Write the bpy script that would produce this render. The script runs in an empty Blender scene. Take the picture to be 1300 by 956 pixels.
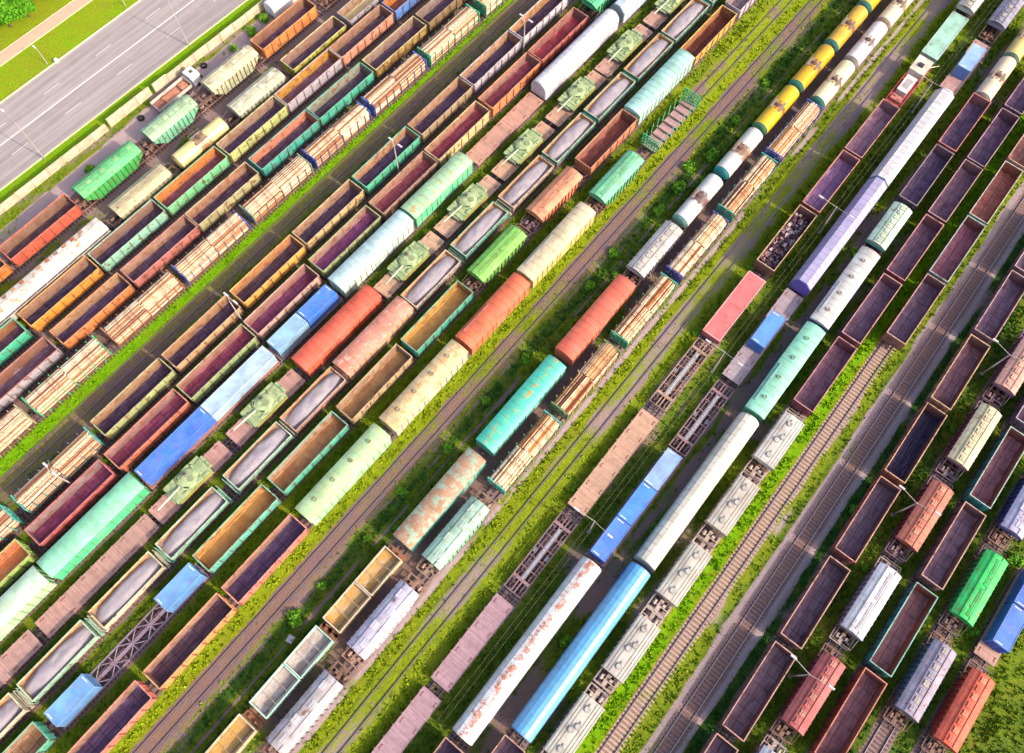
import bpy, bmesh, math, random
import numpy as np
from mathutils import Vector, Matrix, noise as mnoise
random.seed(7); np.random.seed(7)
R = math.radians
sc = bpy.context.scene
col = sc.collection

# ------------------------------------------------------------------ frame
# v runs along the tracks (up to the right), u across them (down to the right)
TH = R(53.2)
DV = (math.cos(TH), math.sin(TH)); DU = (math.sin(TH), -math.cos(TH))
def W(u, v, z=0.0): return (v*DV[0]+u*DU[0], v*DV[1]+u*DU[1], z)

# ------------------------------------------------------------------ camera
F, PITCH, H, ROLL = 1114.52, 0.391461, 124.094, 0.0499825
cam = bpy.data.objects.new('camera', bpy.data.cameras.new('camera')); col.objects.link(cam)
Fw = Vector((0, math.sin(PITCH), -math.cos(PITCH))); Up = Vector((0, math.cos(PITCH), math.sin(PITCH))); Rt = Vector((1, 0, 0))
c_, s_ = math.cos(ROLL), math.sin(ROLL)
R2 = Rt*c_+Up*s_; U2 = -Rt*s_+Up*c_
M = Matrix.Identity(4)
for i in range(3):
    M[i][0] = R2[i]; M[i][1] = U2[i]; M[i][2] = -Fw[i]
M[0][3], M[1][3], M[2][3] = 0, 0, H
cam.matrix_world = M
cam.data.sensor_fit = 'HORIZONTAL'; cam.data.sensor_width = 36.0
cam.data.lens = 36.0*F/1300.0
cam.data.shift_y = -(478-433)/1300.0
cam.data.clip_end = 3000
sc.camera = cam

# ------------------------------------------------------------------ light
SUN_EL = 36.0
sdir = Vector((0.878*math.cos(R(SUN_EL)), -0.478*math.cos(R(SUN_EL)), math.sin(R(SUN_EL))))   # towards the sun
sun = bpy.data.objects.new('sun', bpy.data.lights.new('sun', 'SUN')); col.objects.link(sun)
sun.data.energy = 2.2; sun.data.angle = R(0.5); sun.data.color = (1.0, 0.86, 0.68)
sun.rotation_euler = sdir.to_track_quat('Z', 'Y').to_euler(); sun.location = (0, 0, 200)
wd = bpy.data.worlds.new('World'); sc.world = wd; wd.use_nodes = True
nt = wd.node_tree; bg = nt.nodes['Background']
sky = nt.nodes.new('ShaderNodeTexSky'); sky.sky_type = 'NISHITA'; sky.sun_disc = False
sky.sun_elevation = R(SUN_EL); sky.sun_rotation = math.atan2(sdir.x, sdir.y)
nt.links.new(sky.outputs[0], bg.inputs[0]); sky.dust_density = 4.0; sky.ozone_density = 0.6; bg.inputs[1].default_value = 0.15
vs = sc.view_settings; vs.view_transform = 'Standard'; vs.look = 'None'; vs.gamma = 1.0; vs.use_curve_mapping = False
vs.exposure = 1.38

# ------------------------------------------------------------------ tags
def tag(o, label=None, cat=None, group=None, kind=None):
    if label: o['label'] = label
    if cat: o['category'] = cat
    if group: o['group'] = group
    if kind: o['kind'] = kind
    return o
def empty(name, loc, rz=0.0):
    o = bpy.data.objects.new(name, None); o.empty_display_size = 0.5
    o.location = loc; o.rotation_euler = (0, 0, rz); col.objects.link(o); return o

# ------------------------------------------------------------------ materials
def lin(h):
    h = h.lstrip('#'); o = []
    for i in (0, 2, 4):
        c = int(h[i:i+2], 16)/255.0
        o.append(c/12.92 if c <= 0.04045 else ((c+0.055)/1.055)**2.4)
    return o
ALB = 0.8
def rgb(h, k=1.0):
    r = [x*(1-0.2*x) for x in lin(h)]; return (r[0]*ALB*k, r[1]*ALB*k, r[2]*ALB*k, 1.0)
class NT:
    def __init__(s, name, rough=0.6, metal=0.0, spec=0.3):
        s.m = bpy.data.materials.new(name); s.m.use_nodes = True; s.t = s.m.node_tree
        s.b = s.t.nodes['Principled BSDF']; s.b.inputs['Roughness'].default_value = rough
        s.b.inputs['Metallic'].default_value = metal; s.b.inputs['Specular IOR Level'].default_value = spec
    def n(s, t, **kw):
        x = s.t.nodes.new(t)
        for k, v in kw.items(): setattr(x, k, v)
        return x
    def l(s, a, b): s.t.links.new(a, b)
    def coords(s, scale=(1, 1, 1), rnd=True):
        tc = s.n('ShaderNodeTexCoord'); mp = s.n('ShaderNodeMapping'); mp.inputs['Scale'].default_value = scale
        if rnd:
            oi = s.n('ShaderNodeObjectInfo'); mu = s.n('ShaderNodeMath', operation='MULTIPLY'); mu.inputs[1].default_value = 97.0
            s.l(oi.outputs['Random'], mu.inputs[0]); ad = s.n('ShaderNodeVectorMath', operation='ADD')
            s.l(tc.outputs['Object'], ad.inputs[0]); s.l(mu.outputs[0], ad.inputs[1]); s.l(ad.outputs[0], mp.inputs[0])
        else: s.l(tc.outputs['Object'], mp.inputs[0])
        return mp.outputs[0]
    def noise(s, co, scale, detail=4, rough=0.6):
        x = s.n('ShaderNodeTexNoise'); x.inputs['Scale'].default_value = scale; x.inputs['Detail'].default_value = detail
        x.inputs['Roughness'].default_value = rough; s.l(co, x.inputs['Vector']); return x.outputs['Fac']
    def ramp(s, fac, a, b, lo=0.0, hi=1.0):
        x = s.n('ShaderNodeMapRange'); x.inputs[1].default_value = a; x.inputs[2].default_value = b
        x.inputs[3].default_value = lo; x.inputs[4].default_value = hi; s.l(fac, x.inputs[0]); return x.outputs[0]
    def mix(s, fac, a, b):
        x = s.n('ShaderNodeMix', data_type='RGBA')
        if hasattr(fac, 'name'): s.l(fac, x.inputs[0])
        else: x.inputs[0].default_value = fac
        for v, i in ((a, 6), (b, 7)):
            if hasattr(v, 'name'): s.l(v, x.inputs[i])
            else: x.inputs[i].default_value = v
        return x.outputs[2]
    def math(s, op, a, b):
        x = s.n('ShaderNodeMath', operation=op)
        for v, i in ((a, 0), (b, 1)):
            if hasattr(v, 'name'): s.l(v, x.inputs[i])
            else: x.inputs[i].default_value = v
        return x.outputs[0]
    def out(s, c): s.l(c, s.b.inputs['Base Color']); return s.m
    def bump(s, h, strength=0.4, dist=0.1):
        x = s.n('ShaderNodeBump'); x.inputs['Strength'].default_value = strength; x.inputs['Distance'].default_value = dist
        s.l(h, x.inputs['Height']); s.l(x.outputs[0], s.b.inputs['Normal'])
MATS = {}
def shade(c, k): return (c[0]*k, c[1]*k, c[2]*k, 1)
def paint(h, rust=0.25, rh='6E4630', streak='x', rough=0.65):
    """weathered paint: broad fading, dirt streaks and rust patches"""
    key = ('p', h, rust, rh, streak)
    if key in MATS: return MATS[key]
    s = NT('weathered_paint', rough, spec=0.2); base = rgb(h)
    co = s.coords()
    big = s.noise(co, 0.45, 5, 0.65)
    c = s.mix(s.ramp(big, 0.3, 0.72), shade(base, 0.66), shade([min(1, x*1.16+0.01) for x in base[:3]], 1.0))
    co2 = s.coords((0.5, 5.0, 5.0) if streak == 'x' else (4.5, 4.5, 0.5))
    st = s.noise(co2, 1.3, 4, 0.7)
    c = s.mix(s.ramp(st, 0.55, 0.78, 0, 0.6), c, shade(base, 0.42))
    du_ = s.noise(s.coords((0.6, 1.0, 1.6)), 0.9, 6, 0.8)
    c = s.mix(s.ramp(du_, 0.42, 0.7, 0.04, 0.42), c, rgb('8E7260'))
    if rust > 0:
        rn = s.noise(co, 1.1, 6, 0.72)
        c = s.mix(s.ramp(rn, 0.63-0.3*rust, 0.70-0.27*rust, 0, 0.85), c, rgb(rh))
    s.out(c); MATS[key] = s.m; return s.m
def plain(h, rough=0.7, var=0.3, scale=3.0, name='worn_surface', bump=0.0, rnd=True, metal=0.0):
    key = ('q', h, rough, var, scale, bump)
    if key in MATS: return MATS[key]
    s = NT(name, rough, metal); b = rgb(h); co = s.coords(rnd=rnd)
    f = s.noise(co, scale, 5, 0.7)
    s.out(s.mix(s.ramp(f, 0.3, 0.7), shade(b, 1-var), shade(b, 1+var*0.7)))
    if bump: s.bump(f, bump, 0.08)
    MATS[key] = s.m; return s.m
def tubfloor(h):
    """steel tub floor: drop-door seams across, one along, dust and rust patches"""
    key = ('fl', h)
    if key in MATS: return MATS[key]
    s = NT('steel_floor', 0.75); b = rgb(h)
    co = s.coords(); tc = s.n('ShaderNodeTexCoord'); sp = s.n('ShaderNodeSeparateXYZ'); s.l(tc.outputs['Object'], sp.inputs[0])
    f = s.noise(co, 0.8, 6, 0.7); g = s.noise(s.coords((0.25, 2.2, 1)), 1.6, 4, 0.7)
    c = s.mix(s.ramp(f, 0.3, 0.7), shade(b, 0.7), shade(b, 1.25))
    c = s.mix(s.ramp(g, 0.45, 0.7, 0, 0.7), c, shade([x+0.06 for x in b[:3]], 1.4)); c = s.mix(s.ramp(s.noise(co, 0.45, 4, 0.6), 0.55, 0.68, 0, 0.6), c, shade(b, 0.5))
    c = s.mix(s.ramp(s.noise(co, 1.9, 5, 0.7), 0.58, 0.72, 0, 0.5), c, rgb('9A5A3C'))
    xm = s.math('PINGPONG', s.math('ADD', sp.outputs[0], 0.907), 0.907)
    seam = s.math('LESS_THAN', xm, 0.05)
    seam2 = s.math('LESS_THAN', s.math('ABSOLUTE', sp.outputs[1], 0), 0.06)
    c = s.mix(s.math('MULTIPLY', s.math('MAXIMUM', seam, seam2), 0.7), c, shade(b, 0.3))
    s.out(c); MATS[key] = s.m; return s.m
def planks(h, name='deck_planks'):
    key = ('pl', h)
    if key in MATS: return MATS[key]
    s = NT(name, 0.85); b = rgb(h)
    tc = s.n('ShaderNodeTexCoord'); sp = s.n('ShaderNodeSeparateXYZ'); s.l(tc.outputs['Object'], sp.inputs[0])
    co = s.coords(); fl = s.math('FLOOR', s.math('MULTIPLY', sp.outputs[0], 5.0), 0)
    wn = s.n('ShaderNodeTexWhiteNoise', noise_dimensions='1D'); s.l(fl, wn.inputs['W'])
    c = s.mix(wn.outputs['Value'], shade(b, 0.84), shade(b, 1.12))
    c = s.mix(s.ramp(s.noise(co, 1.3, 5, 0.7), 0.45, 0.75, 0, 0.7), c, shade(b, 0.5))
    fr = s.math('FRACT', s.math('MULTIPLY', sp.outputs[0], 5.0), 0)
    c = s.mix(s.math('MULTIPLY', s.math('LESS_THAN', fr, 0.12), 0.35), c, shade(b, 0.3))
    s.out(c); MATS[key] = s.m; return s.m
def granular(h, h2, name, scale=6.0, bump=0.6):
    key = ('g', h, h2, scale)
    if key in MATS: return MATS[key]
    s = NT(name, 0.95, spec=0.1); co = s.coords()
    f = s.noise(co, scale, 6, 0.75); g = s.noise(co, 0.7, 4, 0.6)
    c = s.mix(s.ramp(f, 0.3, 0.7), rgb(h, 0.72), rgb(h, 1.15)); c = s.mix(s.ramp(g, 0.4, 0.7), c, rgb(h2)); f = s.noise(co, scale*2.2, 5, 0.85)
    s.out(c); s.bump(f, bump, 0.15); MATS[key] = s.m; return s.m
STEEL = plain('4A3E42', 0.6, 0.35, name='dark_steel')
RUSTY = paint('7A5850', 0.5)
WHEEL = plain('5A4A4A', 0.4, 0.3, name='wheel_steel')
RUBBER = plain('26242A', 0.8, 0.2, name='rubber')

# ------------------------------------------------------------------ mesh builder
class MB:
    def __init__(s): s.v = []; s.f = []; s.m = []
    def quad(s, pts, m=0):
        b = len(s.v); s.v += [tuple(p) for p in pts]; s.f.append(tuple(range(b, b+len(pts)))); s.m.append(m)
    def box(s, x0, x1, y0, y1, z0, z1, m=0, fm=None):
        b = len(s.v)
        s.v += [(x0,y0,z0),(x1,y0,z0),(x1,y1,z0),(x0,y1,z0),(x0,y0,z1),(x1,y0,z1),(x1,y1,z1),(x0,y1,z1)]
        for k, q in (('-z',(0,3,2,1)),('+z',(4,5,6,7)),('-y',(0,1,5,4)),('+x',(1,2,6,5)),('+y',(2,3,7,6)),('-x',(3,0,4,7))):
            s.f.append(tuple(b+i for i in q)); s.m.append((fm or {}).get(k, m))
        return s
    def cyl(s, p0, p1, r, n=8, m=0, r1=None, caps=True, mc=None):
        p0 = Vector(p0); p1 = Vector(p1); a = (p1-p0).normalized(); r1 = r if r1 is None else r1
        t = a.cross(Vector((0, 0, 1)));
        if t.length < 0.01: t = Vector((1, 0, 0))
        t.normalize(); w = a.cross(t); b = len(s.v)
        for P, rr in ((p0, r), (p1, r1)):
            for i in range(n):
                an = 2*math.pi*i/n; s.v.append(tuple(P+(t*math.cos(an)+w*math.sin(an))*rr))
        for i in range(n):
            j = (i+1) % n; s.f.append((b+i, b+n+i, b+n+j, b+j)); s.m.append(m)
        if caps:
            s.f.append(tuple(b+i for i in range(n))); s.f.append(tuple(b+n+i for i in reversed(range(n))))
            s.m += [m if mc is None else mc]*2
        return s
    def bar(s, p0, p1, w=0.06, m=0): return s.cyl(p0, p1, w, 4, m)
    def prism(s, prof, x0, x1, m=0, sides=None, cap=None):
        """prof: (y, z) points counter-clockwise seen from +x"""
        n = len(prof); b = len(s.v)
        s.v += [(x0, y, z) for y, z in prof]+[(x1, y, z) for y, z in prof]
        for i in range(n):
            j = (i+1) % n; s.f.append((b+i, b+j, b+n+j, b+n+i)); s.m.append(sides[i] if sides else m)
        s.f.append(tuple(b+i for i in reversed(range(n)))); s.f.append(tuple(b+n+i for i in range(n))); s.m += [m if cap is None else cap]*2
        return s
    def ring(s, c, r, t, z0, z1, n=12, m=0):
        b = len(s.v)
        for i in range(n):
            an = 2*math.pi*i/n; ca, sa = math.cos(an), math.sin(an)
            for rr, z in ((r-t, z0), (r, z0), (r, z1), (r-t, z1)): s.v.append((c[0]+rr*ca, c[1]+rr*sa, z))
        for i in range(n):
            j = (i+1) % n
            for k in range(4):
                l = (k+1) % 4; s.f.append((b+4*i+k, b+4*j+k, b+4*j+l, b+4*i+l)); s.m.append(m)
        return s
    def mesh(s, name, smooth=False, fix=True):
        me = bpy.data.meshes.new(name); me.from_pydata(s.v, [], s.f)
        for _ in range((max(s.m)+1) if s.m else 1): me.materials.append(None)
        me.polygons.foreach_set('material_index', s.m)
        if fix:
            bm = bmesh.new(); bm.from_mesh(me); bmesh.ops.recalc_face_normals(bm, faces=bm.faces); bm.to_mesh(me); bm.free()
        if smooth: me.polygons.foreach_set('use_smooth', [True]*len(me.polygons))
        me.update(); return me
MESH = {}
def part(name, key, fn, mats, parent=None, loc=None, rz=None, smooth=False, label=None):
    if key not in MESH: MESH[key] = fn().mesh(name, smooth)
    o = bpy.data.objects.new(name, MESH[key]); col.objects.link(o)
    if not isinstance(mats, (list, tuple)): mats = [mats]
    for i, sl in enumerate(o.material_slots):
        sl.link = 'OBJECT'; sl.material = mats[min(i, len(mats)-1)]
    if parent: o.parent = parent
    if loc: o.location = loc
    if rz is not None: o.rotation_euler = (0, 0, rz)
    if label: o['label'] = label
    return o

# ------------------------------------------------------------------ wagon parts (local x along the track, z = 0 at the ground)
RH = 0.32                                    # rail top above the ground
def bogie_mb():
    m = MB()
    for y in (-1.05, 1.05):
        m.box(-1.25, 1.25, y-0.09, y+0.09, 0.72, 0.98); m.box(-0.45, 0.45, y-0.13, y+0.13, 0.5, 0.72)
        for x in (-0.92, 0.92): m.box(x-0.16, x+0.16, y-0.14, y+0.14, 0.62, 1.02)
    m.box(-0.22, 0.22, -1.2, 1.2, 0.84, 1.06)
    for x in (-0.92, 0.92):
        m.cyl((x, -0.8, RH+0.47), (x, 0.8, RH+0.47), 0.08, 6, 1)
        for y in (-0.76, 0.76): m.cyl((x, y-0.06, RH+0.47), (x, y+0.06, RH+0.47), 0.47, 12, 1)
    return m
def coupler_mb():
    return MB().box(-0.1, 0.5, -0.1, 0.1, 0.98, 1.18).box(0.4, 0.68, -0.2, 0.2, 0.92, 1.24).box(0.55, 0.62, -0.32, -0.2, 0.98, 1.14)
def running_gear(t, L, bog, m=STEEL):
    """underframe half length L/2, bogies at +-bog"""
    for s in (-1, 1):
        part('bogie', 'bogie', bogie_mb, [m, WHEEL], t, (s*bog, 0, 0))
        part('coupler', 'coupler', coupler_mb, [STEEL], t, (s*(L/2-0.05), 0, 0), 0 if s > 0 else math.pi)

def gon_body(L, W_=3.14):
    m = MB(); h = W_/2; z0, z1 = 1.36, 3.7
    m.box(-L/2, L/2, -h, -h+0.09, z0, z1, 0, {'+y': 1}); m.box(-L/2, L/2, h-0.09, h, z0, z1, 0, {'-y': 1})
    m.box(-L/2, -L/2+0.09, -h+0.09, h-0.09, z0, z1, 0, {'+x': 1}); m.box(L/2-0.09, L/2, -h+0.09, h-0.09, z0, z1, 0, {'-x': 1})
    n = 8
    for i in range(n):
        x = -L/2+0.09+(L-0.18)*i/(n-1)
        for s in (-1, 1):
            m.box(x-0.08, x+0.08, min(s*h, s*(h+0.11)), max(s*h, s*(h+0.11)), 1.2, 3.66, 2)
            m.box(x-0.05, x+0.05, min(s*(h-0.09), s*(h-0.12)), max(s*(h-0.09), s*(h-0.12)), 1.4, 3.6, 1)
    for i in range(n-1):                     # pressed hollows between the posts read as slim rails
        x0 = -L/2+0.22+(L-0.18)*i/(n-1); x1 = x0+(L-0.18)/(n-1)-0.26
        for s in (-1, 1):
            for z in (1.95, 2.75): m.box(x0+0.1, x1-0.1, min(s*h, s*(h+0.03)), max(s*h, s*(h+0.03)), z, z+0.1)
    for s in (-1, 1):
        for z in (1.6, 2.2, 2.8, 3.3): m.box(min(s*L/2, s*(L/2+0.07)), max(s*L/2, s*(L/2+0.07)), -h+0.1, h-0.1, z, z+0.12)
        for y in (-0.7, 0.7): m.box(min(s*(L/2+0.07), s*(L/2+0.12)), max(s*(L/2+0.07), s*(L/2+0.12)), y-0.06, y+0.06, 1.3, 3.6)
    return m
def rim_mb(L, W_=3.14, z=3.7, t=0.13, hh=0.1):
    m = MB(); h = W_/2+0.06; l = L/2+0.06
    m.box(-l, l, -h, -h+t, z, z+hh); m.box(-l, l, h-t, h, z, z+hh); m.box(-l, -l+t, -h+t, h-t, z, z+hh); m.box(l-t, l, -h+t, h-t, z, z+hh); return m
def gon_floor2(sd):
    # tub floor with leftover cargo drifted against the walls
    m = MB(); nx, ny = 50, 12
    for i in range(nx+1):
        for j in range(ny+1):
            x = -6.24+12.48*i/nx; y = -1.47+2.94*j/ny; e = max(abs(x)/6.24, 0)**10+max(abs(y)/1.47, 0)**3
            n_ = mnoise.noise((x*0.7+sd*9.1, y*0.9, sd*3.3)); q = mnoise.noise((x*2.6, y*2.6+sd, 1.7))
            m.v.append((x, y, 1.44+max(0, n_*0.5+e*0.22-0.08+0.08*q)))
    for i in range(nx):
        for j in range(ny): k = i*(ny+1)+j; m.f.append((k, k+ny+1, k+ny+2, k+1)); m.m.append(0)
    m.box(-6.26, 6.26, -1.48, 1.48, 1.36, 1.435)
    return m
def gon_floor(L, W_=3.14):
    return MB().box(-L/2+0.09, L/2-0.09, -W_/2+0.09, W_/2-0.09, 1.36, 1.44)
def frame_mb(L, W_=2.9, ladder=False):
    m = MB(); m.box(-L/2, L/2, -0.25, 0.25, 1.0, 1.3)
    for s in (-1, 1): m.box(-L/2, L/2, min(s*W_/2, s*(W_/2-0.14)), max(s*W_/2, s*(W_/2-0.14)), 1.12, 1.35)
    for x in (-L/2+0.08, -L/4, 0, L/4, L/2-0.08): m.box(x-0.08, x+0.08, -W_/2+0.14, W_/2-0.14, 1.14, 1.335)
    m.cyl((-1.2, 0.7, 0.9), (0.6, 0.7, 0.9), 0.2, 8); m.box(1.0, 1.9, -1.0, -0.5, 0.7, 1.1)
    return m
def K_gon(t, L, c):
    o, i, f = c[:3]; rim = c[3] if len(c) > 3 else None
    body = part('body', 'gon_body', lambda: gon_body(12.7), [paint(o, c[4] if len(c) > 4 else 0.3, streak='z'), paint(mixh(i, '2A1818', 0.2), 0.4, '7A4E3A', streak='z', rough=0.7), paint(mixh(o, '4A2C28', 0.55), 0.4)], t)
    part('top_rail', 'gon_rim', lambda: rim_mb(12.7), paint(mixh(rim, mixh(o, '806050', 0.3), 0.3), 0.3) if rim else paint(mixh(o, 'C8B0A0', 0.35), 0.3), body)
    gv = random.randint(0, 5); part('floor', 'gon_floor%d' % gv, lambda: gon_floor2(gv), tubfloor(f), t)
    part('underframe', 'gon_frame', lambda: frame_mb(12.5), RUSTY, t)
    running_gear(t, 12.9, 4.3)
def mixh(a, b, k):
    A = [int(a[i:i+2], 16) for i in (0, 2, 4)]; B = [int(b[i:i+2], 16) for i in (0, 2, 4)]
    return '%02X%02X%02X' % tuple(int(x*(1-k)+y*k) for x, y in zip(A, B))

def hop_body(L, W_=3.1, z1=3.75):
    m = MB(); h = W_/2; lb = L/2-1.9
    P = [(-lb, 1.3), (lb, 1.3), (L/2, 3.0), (L/2, z1), (-L/2, z1), (-L/2, 3.0)]; b = len(m.v)
    m.v += [(x, -h, z) for x, z in P]+[(x, h, z) for x, z in P]
    m.f.append((0, 1, 2, 3, 4, 5)); m.f.append((11, 10, 9, 8, 7, 6)); m.m += [0, 0]
    for i in range(6):
        j = (i+1) % 6; m.f.append((i, i+6, j+6, j)); m.m.append(0)
    n = int(L/0.86)
    for i in range(n+1):
        x = -L/2+0.08+(L-0.16)*i/n; zb = 1.3 if abs(x) < lb else 1.3+(abs(x)-lb)/1.9*1.7
        for s in (-1, 1): m.box(x-0.055, x+0.055, min(s*h, s*(h+0.2)), max(s*h, s*(h+0.2)), zb, z1-0.04, 1)
    for s in (-1, 1): m.box(-lb, lb, min(s*h, s*(h+0.06)), max(s*h, s*(h+0.06)), 1.22, 1.36)
    return m
def arc(W_, z, rise, n=8): return [(-W_/2*math.cos(math.pi*i/n), z+rise*math.sin(math.pi*i/n)**0.8) for i in range(n+1)][::-1]
def arcf(W_, z, rise, n=8):
    """flat arc roof profile, counter-clockwise from +x: right eave to left eave"""
    pts = []
    for i in range(n+1):
        y = W_/2-W_*i/n; pts.append((y, z+rise*(1-(2*y/W_)**2)))
    return pts+[(-W_/2, z-0.06), (W_/2, z-0.06)]
def hop_roof(L, W_=3.24, z=3.75, rise=0.55, ribs=0):
    m = MB(); m.prism(arcf(W_, z+0.0, rise), -L/2-0.05, L/2+0.05)
    for i in range(ribs+1 if ribs else 0):
        x = -L/2+L*i/ribs; m.prism([(y, zz+0.035) for y, zz in arcf(W_, z, rise)[:-2]]+[(-W_/2, z), (W_/2, z)], x-0.05, x+0.05)
    for s in (-1, 1): m.box(-L/2, L/2, s*0.62-0.02, s*0.62+0.02, z+rise-0.1, z+rise+0.03)
    return m
def hatch_mb(l, w):
    m = MB().box(-l/2, l/2, -w/2, w/2, 0, 0.14).box(-l/2-0.03, l/2+0.03, -0.05, 0.05, 0.14, 0.18)
    for x in (-l/2+0.15, l/2-0.15): m.box(x-0.05, x+0.05, -w/2-0.08, w/2+0.08, 0.0, 0.17)
    return m
def endgear_mb(d=1.75):
    """open end platform of a hopper wagon: frame, grating, hand rails, ladder, brake cylinder"""
    m = MB(); m.box(0, d, -1.45, -1.31, 1.12, 1.35); m.box(0, d, 1.31, 1.45, 1.12, 1.35); m.box(d-0.16, d, -1.31, 1.31, 1.12, 1.36)
    m.box(0, d, -0.28, 0.28, 1.0, 1.3); m.box(d*0.45, d*0.45+0.12, -1.31, 1.31, 1.15, 1.34)
    for y in (-1.38, 1.38):
        m.bar((d-0.1, y, 1.35), (d-0.1, y, 2.3), 0.035); m.bar((0.1, y, 3.1), (d-0.1, y, 2.3), 0.035)
    m.bar((d-0.1, -1.38, 2.3), (d-0.1, 1.38, 2.3), 0.035)
    for s in (-0.2, 0.2): m.bar((0.35, 0.9+s, 1.3), (-0.05, 0.9+s, 3.8), 0.03)
    for k in range(6): m.bar((0.33-0.07*k, 0.7, 1.5+0.4*k), (0.33-0.07*k, 1.1, 1.5+0.4*k), 0.025)
    m.cyl((0.5, -0.8, 1.5), (1.2, -0.8, 1.5), 0.22, 8); m.box(0.4, 0.8, 0.35, 0.75, 1.3, 1.6)
    return m
def K_hop(t, L, c):
    side, roof = c[0], c[1]; hs = c[2] if len(c) > 2 else 'sq'; gear = c[3] if len(c) > 3 else '8A6A60'
    body = part('body', 'hop_body%.1f' % L, lambda: hop_body(L), [paint(side, 0.22, streak='z'), paint(mixh(side, '3A2C30', 0.4), 0.3)], t)
    rf = part('roof', 'hop_roof%.1f' % L, lambda: hop_roof(L, ribs=int(L/1.3)), paint(roof, 0.18, streak='z'), body)
    if hs == 'sq':
        for k in range(4):
            x = -L*0.36+L*0.24*k
            part('hatch', 'hatch_sq', lambda: hatch_mb(1.15, 0.85), paint(mixh(roof, 'FFFFFF', 0.22), 0.12), rf, (x, 0.28*(1 if k % 2 else -1), 4.22))
    elif hs == 'long':
        for s in (-1, 1): part('hatch', 'hatch_lg%.1f' % L, lambda: hatch_mb(L*0.42, 0.5), paint(mixh(roof, '806858', 0.15), 0.2), rf, (s*L*0.235, -0.3, 4.22))
    else:
        for k in range(8):
            part('hatch', 'hatch_sm', lambda: hatch_mb(0.8, 0.62), paint(mixh(roof, 'F8E8B0', 0.35 if k % 2 else 0.1), 0.1), rf, (-L*0.42+L*0.12*k, -0.05, 4.26))
    for s in (-1, 1): part('end_platform', 'endgear', lambda: endgear_mb(), paint(gear, 0.35), t, (s*(L/2-0.05), 0, 0), 0 if s > 0 else math.pi)
    part('underframe', 'hop_frame%.1f' % L, lambda: frame_mb(L-0.4), RUSTY, t)
    running_gear(t, L+3.4, L/2-0.5)
def hop3_roof(L):
    m = MB(); m.prism(arcf(3.3, 4.2, 0.18), -L/2-0.06, L/2+0.06)
    for k in range(8):
        y = -1.48+0.42*k
        if abs(y) > 0.35: m.box(-L/2, L/2, y-0.025, y+0.025, 4.22+0.18*(1-(y/1.65)**2), 4.27+0.18*(1-(y/1.65)**2))
    return m
def lid_mb():
    return MB().ring((0, 0), 0.42, 0.07, 0, 0.16, 14, 1).cyl((0, 0, 0.02), (0, 0, 0.2), 0.34, 12).box(-0.08, 0.75, -0.06, 0.06, 0.1, 0.16, 1)
def K_hop3(t, L, c):
    body = part('body', 'hop3_body', lambda: hop_body(8.3, 3.2, 4.16), [paint(c[0], 0.2, streak='z'), paint(mixh(c[0], '3A2C30', 0.25), 0.2)], t)
    rf = part('roof', 'hop3_roof', lambda: hop3_roof(8.3), paint(c[1], 0.04, '9A8A78', rough=0.6), body)
    for x, y in ((-2.9, 0.0), (-0.35, 0.3), (0.45, -0.2), (2.8, 0.1)):
        part('hatch', 'lid', lid_mb, [paint(mixh(c[1], '808488', 0.25), 0.1), plain('8A8A8A', name='hatch_ring')], rf, (x, y, 4.36))
    for s in (-1, 1): part('end_platform', 'endgear3', lambda: endgear_mb(1.9), paint('C8B4AC', 0.2), t, (s*4.1, 0, 0), 0 if s > 0 else math.pi)
    part('underframe', 'hop3_frame', lambda: frame_mb(8.0), RUSTY, t)
    running_gear(t, 12.0, 3.9)
def tank_barrel():
    m = MB(); n = 24; L = 4.85; r = 1.46; zc = 2.82
    b = 0
    for x in np.linspace(-L, L, 13):
        for i in range(n):
            a = 2*math.pi*i/n; m.v.append((x, r*math.cos(a), zc+r*math.sin(a)))
    for k in range(12):
        for i in range(n):
            j = (i+1) % n; m.f.append((k*n+i, (k+1)*n+i, (k+1)*n+j, k*n+j)); m.m.append(0)
    return m
def tank_cap():
    m = MB(); n = 24; r = 1.46; zc = 2.82
    rs = [(0, 1.475), (0.1, 1.475), (0.1, 1.44), (0.26, 1.22), (0.38, 0.75), (0.42, 0.02)]
    for x, q in rs:
        for i in range(n):
            a = 2*math.pi*i/n; m.v.append((x, q*math.cos(a), zc+q*math.sin(a)))
    for k in range(len(rs)-1):
        for i in range(n):
            j = (i+1) % n; m.f.append((k*n+i, (k+1)*n+i, (k+1)*n+j, k*n+j)); m.m.append(1 if k == 0 else 0)
    return m
def tank_top():
    m = MB()
    for y in (-0.75, 0.75): m.box(-1.0, 1.0, y-0.2, y+0.2, 4.18, 4.22)
    for x in (-1.1, 1.1): m.bar((x, -1.0, 4.2), (x, 1.0, 4.2), 0.03)
    for x in (-1.1, 0, 1.1):
        for s in (-1, 1): m.bar((x, s*1.02, 4.2), (x, s*1.02, 4.75), 0.025)
    for s in (-1, 1): m.bar((-1.1, s*1.02, 4.75), (1.1, s*1.02, 4.75), 0.025)
    for s in (-1, 1):
        for dx in (-0.2, 0.2): m.bar((0.0+dx, s*1.05, 4.2), (dx, s*1.6, 1.3), 0.03)
        for k in range(6): m.bar((-0.2, s*(1.1+0.09*k), 3.9-0.45*k), (0.2, s*(1.1+0.09*k), 3.9-0.45*k), 0.02)
    return m
def tank_dome():
    return MB().cyl((0, 0, 4.1), (0, 0, 4.42), 0.42, 14).cyl((0, 0, 4.42), (0, 0, 4.5), 0.3, 12).cyl((0.85, 0, 4.15), (0.85, 0, 4.4), 0.12, 8).cyl((-0.85, 0, 4.15), (-0.85, 0, 4.36), 0.14, 8)
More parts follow.
